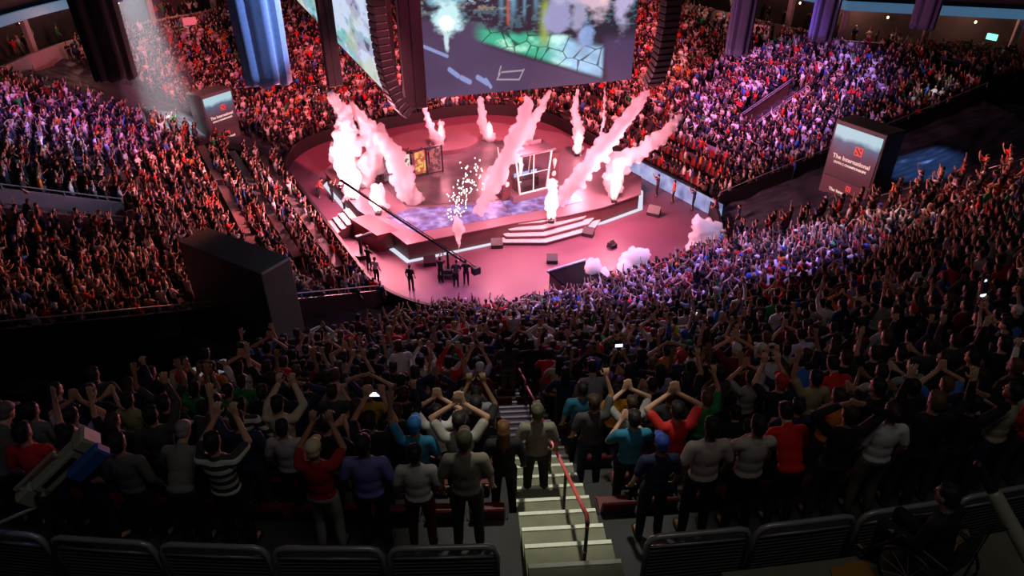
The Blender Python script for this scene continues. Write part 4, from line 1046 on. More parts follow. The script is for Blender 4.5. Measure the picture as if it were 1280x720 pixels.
for k in (1, 4, 7):
    desk('L', k, 35 + k * .3, 47, 'long desk on the left terrace, near stretch, %s desk row from the floor' % ORD[k // 3], 'long desks')
    desk('L', k, 48, 55.5, 'long desk on the left terrace, far stretch, %s desk row from the floor' % ORD[k // 3], 'long desks')
for k in (1, 3, 5):
    desk('R', k, 33.5, 43.3, 'red-lit desk on the right terrace, near stretch, %s desk row from the floor' % ORD[k // 2], 'long desks')
    desk('R', k, 44.6, 51.4, 'red-lit desk on the right terrace, far stretch, %s desk row from the floor' % ORD[k // 2], 'long desks')

# entrance tunnel box at the near floor edge with smoke
tb = empty('entrance_tunnel', W(26.9, 19.9), ROT, 'dark boxy entrance tunnel with pale roof edge beside the white smoke', 'tunnel')
mb = MB(); mb.box((-1.2, 0, .8), (.12, 2.2, 1.6), bev=.02); mb.box((1.2, 0, .8), (.12, 2.2, 1.6), bev=.02); mb.box((0, -1.05, .8), (2.4, .1, 1.6), bev=.02); mb.build('wall', M['black'], tb)
mb = MB(); mb.box((0, 0, 1.65), (2.6, 2.3, .1), bev=.02); mb.build('roof', M['drape'], tb)
mb = MB(); mb.box((0, 1.18, 1.7), (2.7, .12, .18), bev=.02); mb.build('roof_edge', M['step'], tb)
rp = MB(); rp.box((-1.2, -1.75, .35), (1.5, .8, .7), rz=.2, bev=.04); o = rp.build('case', pmat('pale_case', (.4, .38, .38), .5)); o.location = tb.location; o.rotation_euler = (0, 0, ROT); tag(o, 'pale grey equipment case beside the entrance tunnel on the floor', 'case')

# ------------------------------------------------------------------ big black box and the two sponsor screens
def tower(name, c, rz, w, d, h, label, cat): 
    e = empty(name, c, rz, label, cat); mb = MB(); mb.box((0, 0, h / 2), (w, d, h), bev=.03); mb.build('housing', M['box'], e); return e
M['box'] = pmat('box_cloth', (.055, .056, .06), .55, nscale=3)
A_, B_, D_, C_2 = Vector((-14.5, 25.8)), Vector((-13.3, 26.9)), Vector((-10.0, 23.2)), Vector((-9.0, 24.1))
cbx = (A_ + B_ + C_2 + D_) / 4; u_ = ((D_ - A_) + (C_2 - B_)) / 2
bb_ = tower('screen_tower', (cbx.x, cbx.y, 2.4), math.atan2(u_.y, u_.x), u_.length, 1.55, 5.6, 'big plain black box, the back of a screen tower, on the covered seats at left', 'screen tower')
mb = MB(); mb.box((0, .80, 3.0), (u_.length - .4, .06, 4.6), bev=.01); mb.build('screen', M['monitor'], bb_)
mb = MB(); mb.box((u_.length / 2 - .02, 0, 5.58), (.10, 1.5, .10), bev=.02); mb.build('top_edge', M['metal'], bb_)
def skyscreen(name):
    m, nt, b = newmat(name); tc = nt.nodes.new('ShaderNodeTexCoord'); sx = nt.nodes.new('ShaderNodeSeparateXYZ'); nt.links.new(tc.outputs['Generated'], sx.inputs[0])
    nz = nt.nodes.new('ShaderNodeTexNoise'); nz.inputs['Scale'].default_value = 2.5; nt.links.new(tc.outputs['Generated'], nz.inputs['Vector'])
    ad_ = nt.nodes.new('ShaderNodeMath'); ad_.operation = 'MULTIPLY_ADD'; ad_.inputs[1].default_value = .35; nt.links.new(nz.outputs['Fac'], ad_.inputs[0]); nt.links.new(sx.outputs[2], ad_.inputs[2])
    c = nt.nodes.new('ShaderNodeValToRGB'); nt.links.new(ad_.outputs[0], c.inputs[0]); r_ = c.color_ramp
    r_.elements[0].position = .3; r_.elements[0].color = (.055, .008, .015, 1); r_.elements[1].position = 1.15; r_.elements[1].color = (.45, .75, .85, 1)
    e = r_.elements.new(.62); e.color = (.09, .03, .06, 1); e = r_.elements.new(.88); e.color = (.04, .14, .24, 1)
    nt.links.new(c.outputs[0], b.inputs['Emission Color']); b.inputs['Emission Strength'].default_value = .8; b.inputs['Base Color'].default_value = (.02, .02, .02, 1); return m
M['sky'] = skyscreen('sponsor_screen'); M['logored'] = emat('logo_red', (.75, .05, .04), 1.1); M['letters'] = emat('letter_white', (.9, .55, .5), 1.0); M['dred'] = emat('dark_red_screen', (.09, .012, .02), .8)
def text(s, size, loc, par, mat, ex=.012):
    cu = bpy.data.curves.new('lettering', 'FONT'); cu.body = s; cu.size = size; cu.extrude = ex; cu.align_x = 'CENTER'; cu.align_y = 'CENTER'; cu.offset = .006
    o = bpy.data.objects.new('lettering', cu); link(o); cu.materials.append(mat)
    dg = bpy.context.evaluated_depsgraph_get(); me = bpy.data.meshes.new_from_object(o.evaluated_get(dg)); bpy.data.objects.remove(o)
    o = bpy.data.objects.new('lettering', me); link(o, par); o.location = loc; o.rotation_euler = (PI / 2, 0, 0); return o
def logo(par, x, y, z, s_):
    mb = MB(); mb.box((x, y, z), (s_, .03, s_), bev=.012); l = mb.build('emblem', M['logored'], par)
    m2 = MB(); m2.box((x, y - .02, z), (s_ * .95, .015, s_ * .16), ry=PI / 4); m2.box((x + s_ * .24, y - .02, z + s_ * .26), (s_ * .22, .015, s_ * .22), ry=.3); m2.box((x - s_ * .26, y - .02, z - s_ * .26), (s_ * .24, .015, s_ * .2), ry=.2); m2.build('emblem_marks', M['dred'], l)
def sponsor(c, rz, w, h, d, label, lower=True):
    e = tower('screen_tower', c, rz, w + .3, d, h + .3, label, 'screen tower')
    mb = MB(); mb.box((0, -d / 2 - .03, h * .63 + .15), (w, .06, h * .68), bev=.01); s1 = mb.build('screen', M['sky'], e)
    logo(s1, .1 * w, -d / 2 - .08, h * .74, .17 * w); text('The International', w * .118, (0, -d / 2 - .075, h * .58), s1, M['letters']); text('DOTA 2 CHAMPIONSHIPS', w * .062, (0, -d / 2 - .075, h * .50), s1, M['letters'])
    mb = MB(); mb.box((0, -d / 2 - .03, h * .15), (w, .06, h * .26), bev=.01); s2 = mb.build('lower_screen', M['dred'], e)
    logo(s2, .1 * w, -d / 2 - .08, h * .20, .11 * w); text('The International', w * .09, (0, -d / 2 - .075, h * .11), s2, M['letters'])
    return e
sponsor((22.45, 41.5, 2.7), R(-60), 3.3, 4.7, 1.8, 'lit sponsor screen tower with blue sky and red emblem at right')
sponsor((-24.4, 54.9, 1.7), R(60), 2.7, 3.9, 1.6, 'lit sponsor screen tower with red emblem at the far left corner of the floor')

# ------------------------------------------------------------------ hanging screens, speakers and curtains
def painted(fn, nu, nv, P00, P10, P11, P01, name, parent, mat):
    """grid surface whose colour is the picture it shows"""
    u = np.linspace(0, 1, nu); v = np.linspace(0, 1, nv); U, Vv = np.meshgrid(u, v)
    Q = [np.array(p, float) for p in (P00, P10, P11, P01)]
    P = ((1-U)*(1-Vv))[..., None]*Q[0] + (U*(1-Vv))[..., None]*Q[1] + (U*Vv)[..., None]*Q[2] + ((1-U)*Vv)[..., None]*Q[3]
    idx = np.arange(nu * nv).reshape(nv, nu)
    F = np.stack([idx[:-1, :-1], idx[:-1, 1:], idx[1:, 1:], idx[:-1, :-1], idx[1:, 1:], idx[1:, :-1]], -1).reshape(-1, 3)
    C = np.concatenate([fn(U, Vv), np.ones((nv, nu, 1))], -1).reshape(-1, 4)
    o = np_object(name, [P.reshape(-1, 3)], [F], [C], mat); o.parent = parent; return o
def fbm(U, V, seed, oct_=5, base=4):
    g = np.random.default_rng(seed); out = np.zeros_like(U); amp = 1; tot = 0
    for k in range(oct_):
        n = int(base * 2**k); a_ = g.random((n + 3, n + 3)); x = U * n; y = V * n; xi = x.astype(int); yi = y.astype(int); fx = x - xi; fy = y - yi
        fx = fx*fx*(3-2*fx); fy = fy*fy*(3-2*fy)
        out += amp * ((a_[yi, xi]*(1-fx) + a_[yi, xi+1]*fx)*(1-fy) + (a_[yi+1, xi]*(1-fx) + a_[yi+1, xi+1]*fx)*fy); tot += amp; amp *= .55
    return out / tot
def mixc(C, col, m): m = np.clip(m, 0, 1)[..., None]; return C * (1 - m) + np.array(col) * m
def sst(a_, b_, x): t = np.clip((x - a_) / (b_ - a_), 0, 1); return t * t * (3 - 2 * t)
def cellmap(X, Y, seed, n, x0, x1, y0, y1):
    g_ = np.random.default_rng(seed); px = g_.uniform(x0, x1, n); py = g_.uniform(y0, y1, n)
    D = np.sort(np.stack([np.hypot(X - a_, (Y - b_) * 1.7) for a_, b_ in zip(px, py)]), axis=0); return D[0], D[1] - D[0]
def main_pic(U, V):
    X = U * 270; Y = (1 - V) * 135 - 15       # about 270 by 120 units, 0,0 at upper left
    n1 = fbm(U, V, 1); n2 = fbm(U, V, 2, 6, 8); n3 = fbm(U, V, 3, 3, 45); n4 = fbm(U, V, 4, 3, 60)
    C = np.zeros(U.shape + (3,)) + np.array((.020, .020, .035))
    C = mixc(C, (.06, .12, .16), sst(.52, .62, n3) * (Y < 62)); C = mixc(C, (.30, .45, .55), sst(.62, .72, n4) * (Y < 32)); C = mixc(C, (.40, .25, .12), sst(.66, .72, n3) * (Y < 40) * .6)
    fl_ = sst(-4, 4, Y - (44 + X * .10)) * (1 - sst(60, 100, X) * (1 - sst(0, 6, Y - (64 + (X - 60) * .30))))
    C = mixc(C, (.075, .052, .115), np.clip(fl_, 0, 1)); C = C * (.7 + .6 * n1)[..., None]
    d1, e1 = cellmap(X, Y, 7, 46, 60, 232, 40, 115)
    tl = sst(60, 80, X) * (1 - sst(226, 232, X)) * sst(-4, 5, Y - (52 + (X - 60) * .17) + 14 * (n2 - .5)) * (1 - sst(-3, 3, Y - (64 + (X - 60) * .30)))
    tc_ = mixc(np.zeros(U.shape + (3,)) + np.array((.05, .48, .30)), (.38, .62, .90), sst(140, 195, X)); tc_ = mixc(tc_, (.6, .9, .75), sst(.55, .75, n2) * .6)
    C = C * (1 - tl[..., None]) + tc_ * (tl * (.18 + .82 * sst(.3, 2.2, e1)) * (.35 + 1.3 * n2))[..., None]
    C = mixc(C, (.35, .45, .10), np.exp(-((X - 152 - 6 * (n1 - .5)) / 6)**2) * sst(28, 40, Y) * (1 - sst(70, 82, Y)) * .85)
    for xx, w_, a_ in ((112, 4, .7), (98, 3, .5), (126, 2, .6), (140, 3, .5)): C = mixc(C, (.20, .48, .68), np.exp(-((X - xx) / w_)**2) * (1 - sst(30, 60, Y)) * a_ * (.5 + n2))
    C = mixc(C, (.5, .12, .08), np.exp(-((X - 106) / 2.)**2) * sst(18, 24, Y) * (1 - sst(50, 58, Y)) * .8)
    for (cx, cy, rx, ry, col, a_) in ((36, 18, 42, 34, (.20, .45, .55), .95), (52, 8, 26, 26, (.55, .78, .84), 1.0), (34, 42, 19, 22, (.60, .90, .95), 1.2), (33, 50, 9, 9, (1.1, 1.2, 1.2), 1.5), (32, 66, 4, 12, (.6, .8, .85), 1), (168, 52, 15, 34, (.36, .36, .62), .9), (190, 12, 48, 24, (.48, .46, .66), 1.1),
                                      (196, 45, 12, 30, (.45, .42, .65), .8), (218, 28, 22, 38, (.70, .50, .62), 1.0), (226, 20, 10, 22, (1.0, .62, .60), 1.0), (250, 35, 15, 40, (.55, .48, .75), .9), (206, 66, 12, 14, (.30, .45, .80), .8)):
        d = np.sqrt(((X - cx) / rx)**2 + ((Y - cy) / ry)**2) + (n2 - .5) * 2.1 + (n4 - .5) * .25; C = mixc(C, np.array(col), (1 - sst(.40, 1.05, d)) * a_)
    C = mixc(C, (.08, .05, .13), (sst(224, 234, X - (Y - 80) * .2) * sst(66, 82, Y)) * .85)
    for (x0, y0, x1, y1, w) in ((2, 68, 32, 80, 1.8), (34, 93, 44, 100, 2.6), (48, 102, 58, 107, 2.8), (68, 103, 80, 110, 2.8), (78, 106, 84, 114, 2)):
        t = np.clip(((X - x0) * (x1 - x0) + (Y - y0) * (y1 - y0)) / ((x1 - x0)**2 + (y1 - y0)**2), 0, 1); d = np.hypot(X - x0 - t * (x1 - x0), Y - y0 - t * (y1 - y0)); C = mixc(C, (.26, .32, .62), 1 - sst(w * .6, w * 1.2, d))
    for (x0, y0, x1, y1) in ((92, 107, 120, 109), (120, 109, 126, 99), (92, 107, 96, 101), (94, 102, 97, 94), (98, 100, 124, 100)):
        t = np.clip(((X - x0) * (x1 - x0) + (Y - y0) * (y1 - y0)) / ((x1 - x0)**2 + (y1 - y0)**2), 0, 1); d = np.hypot(X - x0 - t * (x1 - x0), Y - y0 - t * (y1 - y0)); C = mixc(C, (.4, .33, .38), 1 - sst(.4, 1.1, d))
    return C
def side_pic(U, V):
    n1 = fbm(U, V, 11); n2 = fbm(U, V, 12, 5, 10)
    C = np.zeros(U.shape + (3,)) + np.array((.42, .42, .62)); C = mixc(C, (.20, .55, .55), (1 - sst(.1, .45, V)) * sst(.3, .6, n1) * 1.2)
    C = mixc(C, (.75, .45, .55), sst(.55, .7, n1) * .8); C = mixc(C, (.6, .7, .9), sst(.5, .62, n2)); C = mixc(C, (.1, .1, .16), 1 - sst(.28, .42, n2)); C = mixc(C, (.50, .62, .30), sst(.6, .7, fbm(U, V, 14)) * .5); return C
def hang_screen(p0, p1, zb0, zb1, zt, depth_dir, fn, nu, nv, label, sname):
    p0 = Vector(p0); p1 = Vector(p1); c = (p0 + p1) / 2; e = empty('hanging_screen', (c.x, c.y, (zb0 + zb1) / 2), 0, label, 'screen')
    L = e.location; dd = Vector(depth_dir).normalized()
    f0 = [Vector((p0.x, p0.y, zb0)), Vector((p1.x, p1.y, zb1)), Vector((p1.x, p1.y, zt)), Vector((p0.x, p0.y, zt))]
    vs = [f - L + dd * .05 for f in f0] + [f - L + dd * .55 for f in f0]
    mb = MB(); mb.add(vs, [(0,1,2,3),(7,6,5,4),(0,4,5,1),(1,5,6,2),(2,6,7,3),(3,7,4,0)]); mb.build('casing', M['black'], e)
    ff = [tuple(f - L) for f in f0]; painted(fn, nu, nv, ff[0], ff[1], ff[2], ff[3], 'display', e, M['screenattr']); return e
hang_screen((-5.4, 41.1), (7.75, 44.7), 9.4, 9.6, 17.6, (-.26, .96, 0), main_pic, 560, 280, 'huge hanging screen facing us, showing the smoky stage with green and blue ground', 'main')
hang_screen((-14.9, 50.6), (-7.5, 42.0), 13.4, 9.2, 19.5, (.82, .57, 0), side_pic, 160, 120, 'hanging screen seen edge-on at left, glowing lilac and mint', 'side')
def column_panel(x, y, z0, z1, w, d, rz, label):
    e = empty('hanging_banner', (x, y, z0), rz, label, 'panel'); mb = MB(); mb.box((0, 0, (z1 - z0) / 2), (w, d, z1 - z0), bev=.05); mb.build('panel_body', M['fabric_dark'], e)
    mb = MB(); mb.box((0, -d / 2 - .01, (z1 - z0) / 2), (.06, .05, z1 - z0)); mb.build('seam', M['dmetal'], e); return e
M['fabric_dark'] = pmat('dark_fabric', (.016, .010, .011), .8, nscale=1.2)
column_panel(-5.95, 41.5, 8.9, 20, 1.3, 1.4, R(15), 'tall dark hanging panel at the left corner of the main screen')
column_panel(-10.9, 42.2, 9.9, 20, .9, .5, R(30), 'narrow dark hanging panel left of the edge-on screen')
def line_array(x, y, z0, n, rz, label, lean=.13):
    e = empty('line_array_speaker', (x, y, z0), rz, label, 'speaker', 'hanging speaker arrays'); px = Vector((0, 0, 0)); ang = -.75
    for i in range(n):
        mb = MB(); c = px + Vector((0, math.sin(ang) * .2, math.cos(ang) * .2)); mb.box(c, (1.15, .75, .38), rx=-ang, bev=.05); cb = mb.build('cabinet', M['speaker'], e)
        g = MB(); g.box(c + Vector((0, -math.cos(ang) * .385, math.sin(ang) * .385)), (.95, .02, .28), rx=-ang); g.build('grille', M['dmetal'], cb)
        px = px + Vector((0, math.sin(ang) * .4, math.cos(ang) * .4)); ang *= .78
    mb = MB(); mb.tube([px + Vector((-.4, 0, 0)), px + Vector((-.4, 0, 6))], .03); mb.tube([px + Vector((.4, 0, 0)), px + Vector((.4, 0, 6))], .03); mb.build('suspension_cable', M['dmetal'], e)
M['speaker'] = pmat('speaker_cabinet', (.014, .009, .009), .5)
line_array(-6.3, 40.3, 8.9, 24, R(-60), 'long curved hanging speaker array left of the main screen')
line_array(9.2, 45.3, 9.3, 24, R(20), 'long curved hanging speaker array right of the main screen')
def curtain(x, y, z0, z1, w, d, rz, mat, label, folds=9):
    e = empty('hanging_curtain', (x, y, z0), rz, label, 'curtain', 'pleated hanging curtains')
    pts = []; n = folds * 8
    for i in range(n):
        t = 2 * PI * i / n; k = 1 + .10 * math.cos(folds * t) + .03 * math.cos(3 * folds * t + 1); cx = abs(math.cos(t))**.6 * math.copysign(1, math.cos(t)); cy = abs(math.sin(t))**.6 * math.copysign(1, math.sin(t))
        pts.append((cx * w / 2 * k, cy * d / 2 * k))
    mb = MB(); vs = []; fs = []; m = 24; H = z1 - z0
    for j in range(m + 1):
        z = H * j / m; f = 1 - .14 * (1 - j / m)
        for i, p in enumerate(pts): vs.append((p[0] * f, p[1] * f, z + (.12 * math.sin(i * .8) if j == 0 else 0)))
    for j in range(m):
        for i in range(n): k = (i + 1) % n; fs.append((j*n+i, j*n+k, (j+1)*n+k, (j+1)*n+i))
    fs += [tuple(range(n - 1, -1, -1)), tuple(range(m * n, m * n + n))]; mb.add(vs, fs); mb.build('cloth', mat, e, True)
    r_ = MB(); r_.tube([(-w / 2, 0, H + .02), (w / 2, 0, H + .02)], .06); r_.build('hanging_bar', M['dmetal'], e); return e
M['curt_black'] = pmat('black_velvet', (.012, .012, .014), .8); M['curt_blue'] = pmat('blue_silver_cloth', (.20, .30, .55), .45, spec=.6); M['curt_navy'] = pmat('navy_cloth', (.07, .08, .20), .6)
curtain(-21.1, 36.7, 11.9, 22, 2.2, 1.2, R(25), M['curt_black'], 'tall black pleated hanging curtain at the upper left')
curtain(-12.9, 36.4, 11.7, 22, 2.5, 1.2, R(15), M['curt_blue'], 'tall blue-lit pleated hanging curtain left of the screens')
curtain(-26.0, 47.0, 14.0, 25, 2.0, 1.0, R(25), M['curt_navy'], 'dim violet pleated curtain between the black curtain and the blue-lit one')
curtain(14.6, 45.6, 11.0, 22, 1.6, 1.0, R(-10), M['curt_navy'], 'dark pleated curtain nearest the main screen on its right')
curtain(21.1, 48.6, 11.2, 22, 1.7, 1.0, R(-15), M['curt_navy'], 'middle one of the three dark pleated curtains right of the main screen')
curtain(29.7, 51.9, 11.3, 22, 1.8, 1.0, R(-25), M['curt_navy'], 'dark blue pleated curtain farthest right of the main screen')

# crumpled pale sheet on the covered seats
sh_ = MB(); vs = []; fs = []; n_ = 26; m_ = 12
for i in range(n_):
    for j in range(m_):
        u = i / (n_ - 1); v = j / (m_ - 1); x_ = SHX[0] + (SHX[2] - SHX[0]) * u + .9 * (v - .5); y_ = SHX[1] + (SHX[3] - SHX[1]) * u + 1.1 * (v - .5)
        vs.append((x_, y_, SHX[4] + .25 * noise.noise(Vector((x_ * 1.9, y_ * 1.9, 3))) + .12 * noise.noise(Vector((x_ * 5, y_ * 5, 9)))))
for i in range(n_ - 1):
    for j in range(m_ - 1): fs.append((i*m_+j, (i+1)*m_+j, (i+1)*m_+j+1, i*m_+j+1))
sh_.add(vs, fs); o = sh_.build('crumpled_sheet', M['silver'], None, True); sd_ = o.modifiers.new('t', 'SOLIDIFY'); sd_.thickness = .02; tag(o, 'crumpled pale plastic sheet lying at the edge of the near left crowd', 'sheet')
# suite signs
banner((22.8, 66.0, 8.2), R(-35), 1.9, .95, M['pinksign'], 'pale pink sign on the ledge above the right crowd, beside the middle dark curtain')
banner((37.5, 55.5, 9.9), R(-60), .8, .45, M['exit'], 'small green exit sign glowing in the dark suites at upper right')
banner((-30.5, 68.0, 8.6), R(30), 1.2, .7, M['pinksign'], 'small pink sign high behind the left crowd')

# walkway walls (openings to the concourse)
for (s0, t0, t1, wd, kz, nm) in ((38.4, -1.5, -11.5, 2.6, -1, 'left'), (35.6, 42.8, 48.0, 1.8, 1, 'right')):
    for e_ in (0, wd):
        mb = MB(); n = 8
        za = (10 - t0 if kz < 0 else t0 - 35) * .4; zb = (10 - t1 if kz < 0 else t1 - 35) * .4
        a_ = W(s0 + e_, t0, 0); b_ = W(s0 + e_, t1, 0); o_ = ax.to_3d() * .12
        vs = [a_, b_, b_ + Vector((0, 0, zb + .9)), a_ + Vector((0, 0, za + .9))]; vs += [v + o_ for v in vs]
        mb.add(vs, [(0,1,2,3),(7,6,5,4),(0,4,5,1),(1,5,6,2),(2,6,7,3),(3,7,4,0)]); o = mb.build('wall_walkway_' + nm, M['fascia']); o['kind'] = 'structure'
        e = empty('handrail', (a_ + b_) / 2 + Vector((0, 0, (za + zb) / 2 + .9)), 0, 'metal handrail on the %s wall of the walkway cut into the %s crowd' % ('nearer' if e_ == 0 else 'farther', nm), 'handrail', 'walkway handrails'); L = e.location
        r_ = MB(); r_.tube([a_ + Vector((0, 0, za + 1.15)) - L, b_ + Vector((0, 0, zb + 1.15)) - L], .04); r_.build('rail', M['metal'], e)
        for q in range(5):
            f = a_.lerp(b_, q / 4); z = za + (zb - za) * q / 4; p_ = MB(); p_.tube([f + Vector((0, 0, z + .88)) - L, f + Vector((0, 0, z + 1.15)) - L], .03); p_.build('post', M['metal'], e)
# end walls of the side blocks
for nm, cc, ph, desc in (('left', 'NL', -39.2, 'left'), ('right', 'NR', 97.2, 'right')):
    a_ = R(ph); nv = Vector((math.sin(a_), -math.cos(a_), 0)); c = Vector((CC[cc].x, CC[cc].y, 0)); tn = Vector((-nv.y, nv.x, 0)) * .12
    def zz(o): return max(0, (o - .6)) * .4 + .4
    p0 = c + nv * 8.7; p1 = c + nv * 26.5; z0 = zz(.7) + 1.0; z1 = zz(18.5) + 1.0
    vs = [p0, p1, p1 + Vector((0, 0, z1)), p0 + Vector((0, 0, z0))]; vs += [v + tn for v in vs]
    mb = MB(); mb.add(vs, [(0,1,2,3),(7,6,5,4),(0,4,5,1),(1,5,6,2),(2,6,7,3),(3,7,4,0)]); o = mb.build('wall_block_end_' + nm, M['black']); o['kind'] = 'structure'
    e = empty('handrail', p0 + Vector((0, 0, z0)), 0, 'long grey handrail along the dark end wall of the %s crowd block' % desc, 'handrail', 'block end handrails'); L = e.location; up = Vector((0, 0, .28))
    r_ = MB(); r_.tube([p0 + Vector((0, 0, z0)) + up - L, p1 + Vector((0, 0, z1)) + up - L], .035); r_.build('rail', M['metal'], e)
    for q in range(8):
        b_ = p0.lerp(p1, q / 7) + Vector((0, 0, z0 + (z1 - z0) * q / 7)) - L; p_ = MB(); p_.tube([b_ - Vector((0, 0, .02)), b_ + up], .022); p_.build('post', M['metal'], e)
# aisle hoop rails inside the near section
for i, (ph, k, cc, desc) in enumerate([(19, 9, 'NL', 'lower'), (19, 14, 'NL', 'middle'), (19, 19, 'NL', 'upper'), (47, 8, 'NR', 'lower'), (47, 13, 'NR', 'upper'), (-8.6, 12, 'NL', 'left edge lower'), (-8.6, 19, 'NL', 'left edge upper'), (58.5, 9, 'NR', 'right edge lower'), (58.5, 14, 'NR', 'right edge upper')]):
    o_, z = NR_[k]; a_ = R(ph); nv = Vector((math.sin(a_), -math.cos(a_), 0)); c = Vector((CC[cc].x, CC[cc].y, 0)) + nv * (8 + o_) + Vector((0, 0, z))
    c2 = c + nv * 1.6; e = empty('handrail', c, 0, '%s bent metal hoop rail on the %s aisle of the near crowd' % (desc, 'middle-right' if ph == 19 else 'outer right' if ph in (47, 58.5) else 'left'), 'handrail', 'hoop rails between the seat blocks')
    pts = [Vector((0, 0, -.1)), Vector((0, 0, .9)), Vector((nv.x * .1, nv.y * .1, 1.0)), nv * 1.5 + Vector((0, 0, 1.0 + 1.5 * .588)), nv * 1.6 + Vector((0, 0, .9 + .9)), nv * 1.6 + Vector((0, 0, .85))]
    r_ = MB(); r_.tube(pts, .028); r_.build('rail', M['metal'], e, True)

# ------------------------------------------------------------------ broadcast camera at lower left, wheelchair place at lower right
bc = empty('broadcast_camera', (-5.05, 4.6, ZB), 0, 'large pale long-lens camera on a tripod at lower left, blue cover beside its lens', 'camera')
L = bc.location; c0 = Vector((-4.72, 4.85, 16.62)) - L; dr = (Vector((-4.35, 5.25, 16.95)) - Vector((-5.1, 4.85, 16.35))).normalized()
q = dr.to_track_quat('Y', 'Z').to_matrix()
def ob(nm, boxes, mat, par=bc, sm=False):
    mb = MB()
    for cc, dd in boxes:
        m_ = MB(); m_.box((0, 0, 0), dd, bev=min(dd) * .15); mb.add([c0 + q @ (Vector(v) + Vector(cc)) for v in m_.v], m_.f)
    return mb.build(nm, mat, par, sm)
ob('lens_barrel', [((0, .15, 0), (.20, .62, .20))], M['cream']); ob('lens_hood', [((0, .52, .01), (.24, .16, .23))], M['cream']); ob('camera_body', [((0, -.25, .0), (.17, .22, .24))], M['cream'])
ob('top_handle', [((0, .0, .17), (.035, .55, .03)), ((0, -.24, .14), (.035, .03, .07)), ((0, .24, .14), (.035, .03, .07))], M['cream'])
ob('side_slot', [((.103, .15, .02), (.012, .42, .05))], M['black']); ob('rain_cover', [((.17, .42, -.09), (.13, .42, .17))], M['bluecloth']); ob('tally_light', [((-.10, -.38, .02), (.04, .05, .04))], M['ledblue'])
mb = MB(); mb.cap(c0 + Vector((-.05, -.12, -.15)), c0 + Vector((-.08, -.15, -.35)), .09, .07); mb.build('pan_head', M['dmetal'], bc)
for an in (20, 150, 265):
    mb = MB(); a_ = c0 + Vector((-.08, -.15, -.35)); b_ = Vector((a_.x + .38 * math.cos(R(an)), a_.y + .38 * math.sin(R(an)), .02)); mb.cap(a_, b_, .03, .018); mb.build('leg', M['dmetal'], bc)
mb = MB(); mb.tube([c0 + Vector((-.1, -.15, -.25)), c0 + Vector((-.75, -.35, -.45))], .018); mb.build('pan_bar', M['cream'], bc)
# pale padded pole leaning across the corner
DZ = ZB + .92
pole = empty('padded_pole', (4.9, 3.6, DZ), 0, 'pale padded pole leaning in the lower right corner over the barrier', 'pole')
a_ = Vector((4.46, 4.28, 17.0)); b_ = Vector((4.95, 3.55, 16.2)); mb = MB(); mb.cap(a_ - pole.location, b_ - pole.location, .065, .075, 14); mb.build('padding', M['cream'], pole, True)
mb = MB(); mb.cap(a_ + (a_ - b_).normalized() * .02 - pole.location, a_ + (a_ - b_).normalized() * .30 - pole.location, .05, .045, 12); mb.build('clamp', M['black'], pole)
dk = MB(); dk.prism([BP(t_, 0, .42)[:2] for t_ in (6.2, 8, 10, 12, 14, 16, 18)] + [BP(18, 0, 4)[:2], BP(6.2, 0, 4)[:2]], ZB - .3, DZ); tag(dk.build('floor_platform', pmat('platform_top', (.13, .13, .09), .8)), kind='structure')
# wheelchair with a seated person in black
wc = empty('wheelchair', (4.0, 4.12, DZ), R(30), 'black wheelchair on the platform behind the barrier at lower right', 'wheelchair')
for sx in (-.3, .3):
    mb = MB(); mb.tube([(sx, .30 * math.cos(t), .31 + .30 * math.sin(t)) for t in [2 * PI * i / 28 for i in range(28)]], .016, 8, closed=True); w_ = mb.build('wheel', M['black'], wc, True)
    m2 = MB()
    for i in range(10): t = PI * 2 * i / 10; m2.tube([(sx, 0, .31), (sx, .29 * math.cos(t), .31 + .29 * math.sin(t))], .004, 5)
    m2.build('spokes', M['metal'], w_)
    mb = MB(); mb.tube([(sx * .8, .5 + .09 * math.cos(t), .10 + .09 * math.sin(t)) for t in [2 * PI * i / 16 for i in range(16)]], .014, 8, closed=True); mb.build('caster', M['black'], wc, True)
mb = MB(); mb.box((0, .05, .43), (.46, .44, .05), bev=.02); mb.build('seat', M['black'], wc); mb = MB(); mb.box((0, -.22, .72), (.44, .04, .5), bev=.015); mb.build('backrest', M['black'], wc)
mb = MB()
for sx in (-.26, .26): mb.tube([(sx, -.24, .2), (sx, -.24, 1.0), (sx, -.34, 1.03)], .014); mb.tube([(sx, -.24, .68), (sx, .2, .68), (sx, .3, .45), (sx, .48, .12)], .014)
mb.build('frame', M['dmetal'], wc)
wp = body_person('seated', (4.0, 4.10, DZ), R(30), BKc, True, SKINS[0], 'short', HAIRC[0][1], BKc); tag(wp, 'person in black sitting in the wheelchair behind the barrier at lower right', 'person')
mb = MB(); mb.prism([(3.75, 4.15), (4.75, 4.35), (4.85, 4.75), (3.95, 4.55)], DZ + .001, DZ + .02); o = mb.build('floor_mat', pmat('tan_mat', (.22, .13, .045), .85)); tag(o, 'tan floor mat under the wheelchair on the platform', 'mat')
mb = MB(); mb.prism([(3.15, 3.9), (3.62, 4.0), (3.6, 4.38), (3.2, 4.28)], DZ + .001, DZ + .02); o = mb.build('floor_mat', pmat('orange_mat', (.30, .12, .015), .85)); tag(o, 'orange patch of floor matting left of the wheelchair', 'mat')
bag = MB(); bag.box((0, 0, .2), (.5, .3, .4), bev=.09); bag.tube([(-.15, 0, .38), (-.1, 0, .5), (.1, 0, .5), (.15, 0, .38)], .018); o = bag.build('equipment_bag', M['black']); o.location = (3.35, 3.7, DZ + .02); o.rotation_euler = (0, 0, .5); tag(o, 'black equipment bag on the floor beside the wheelchair', 'bag')

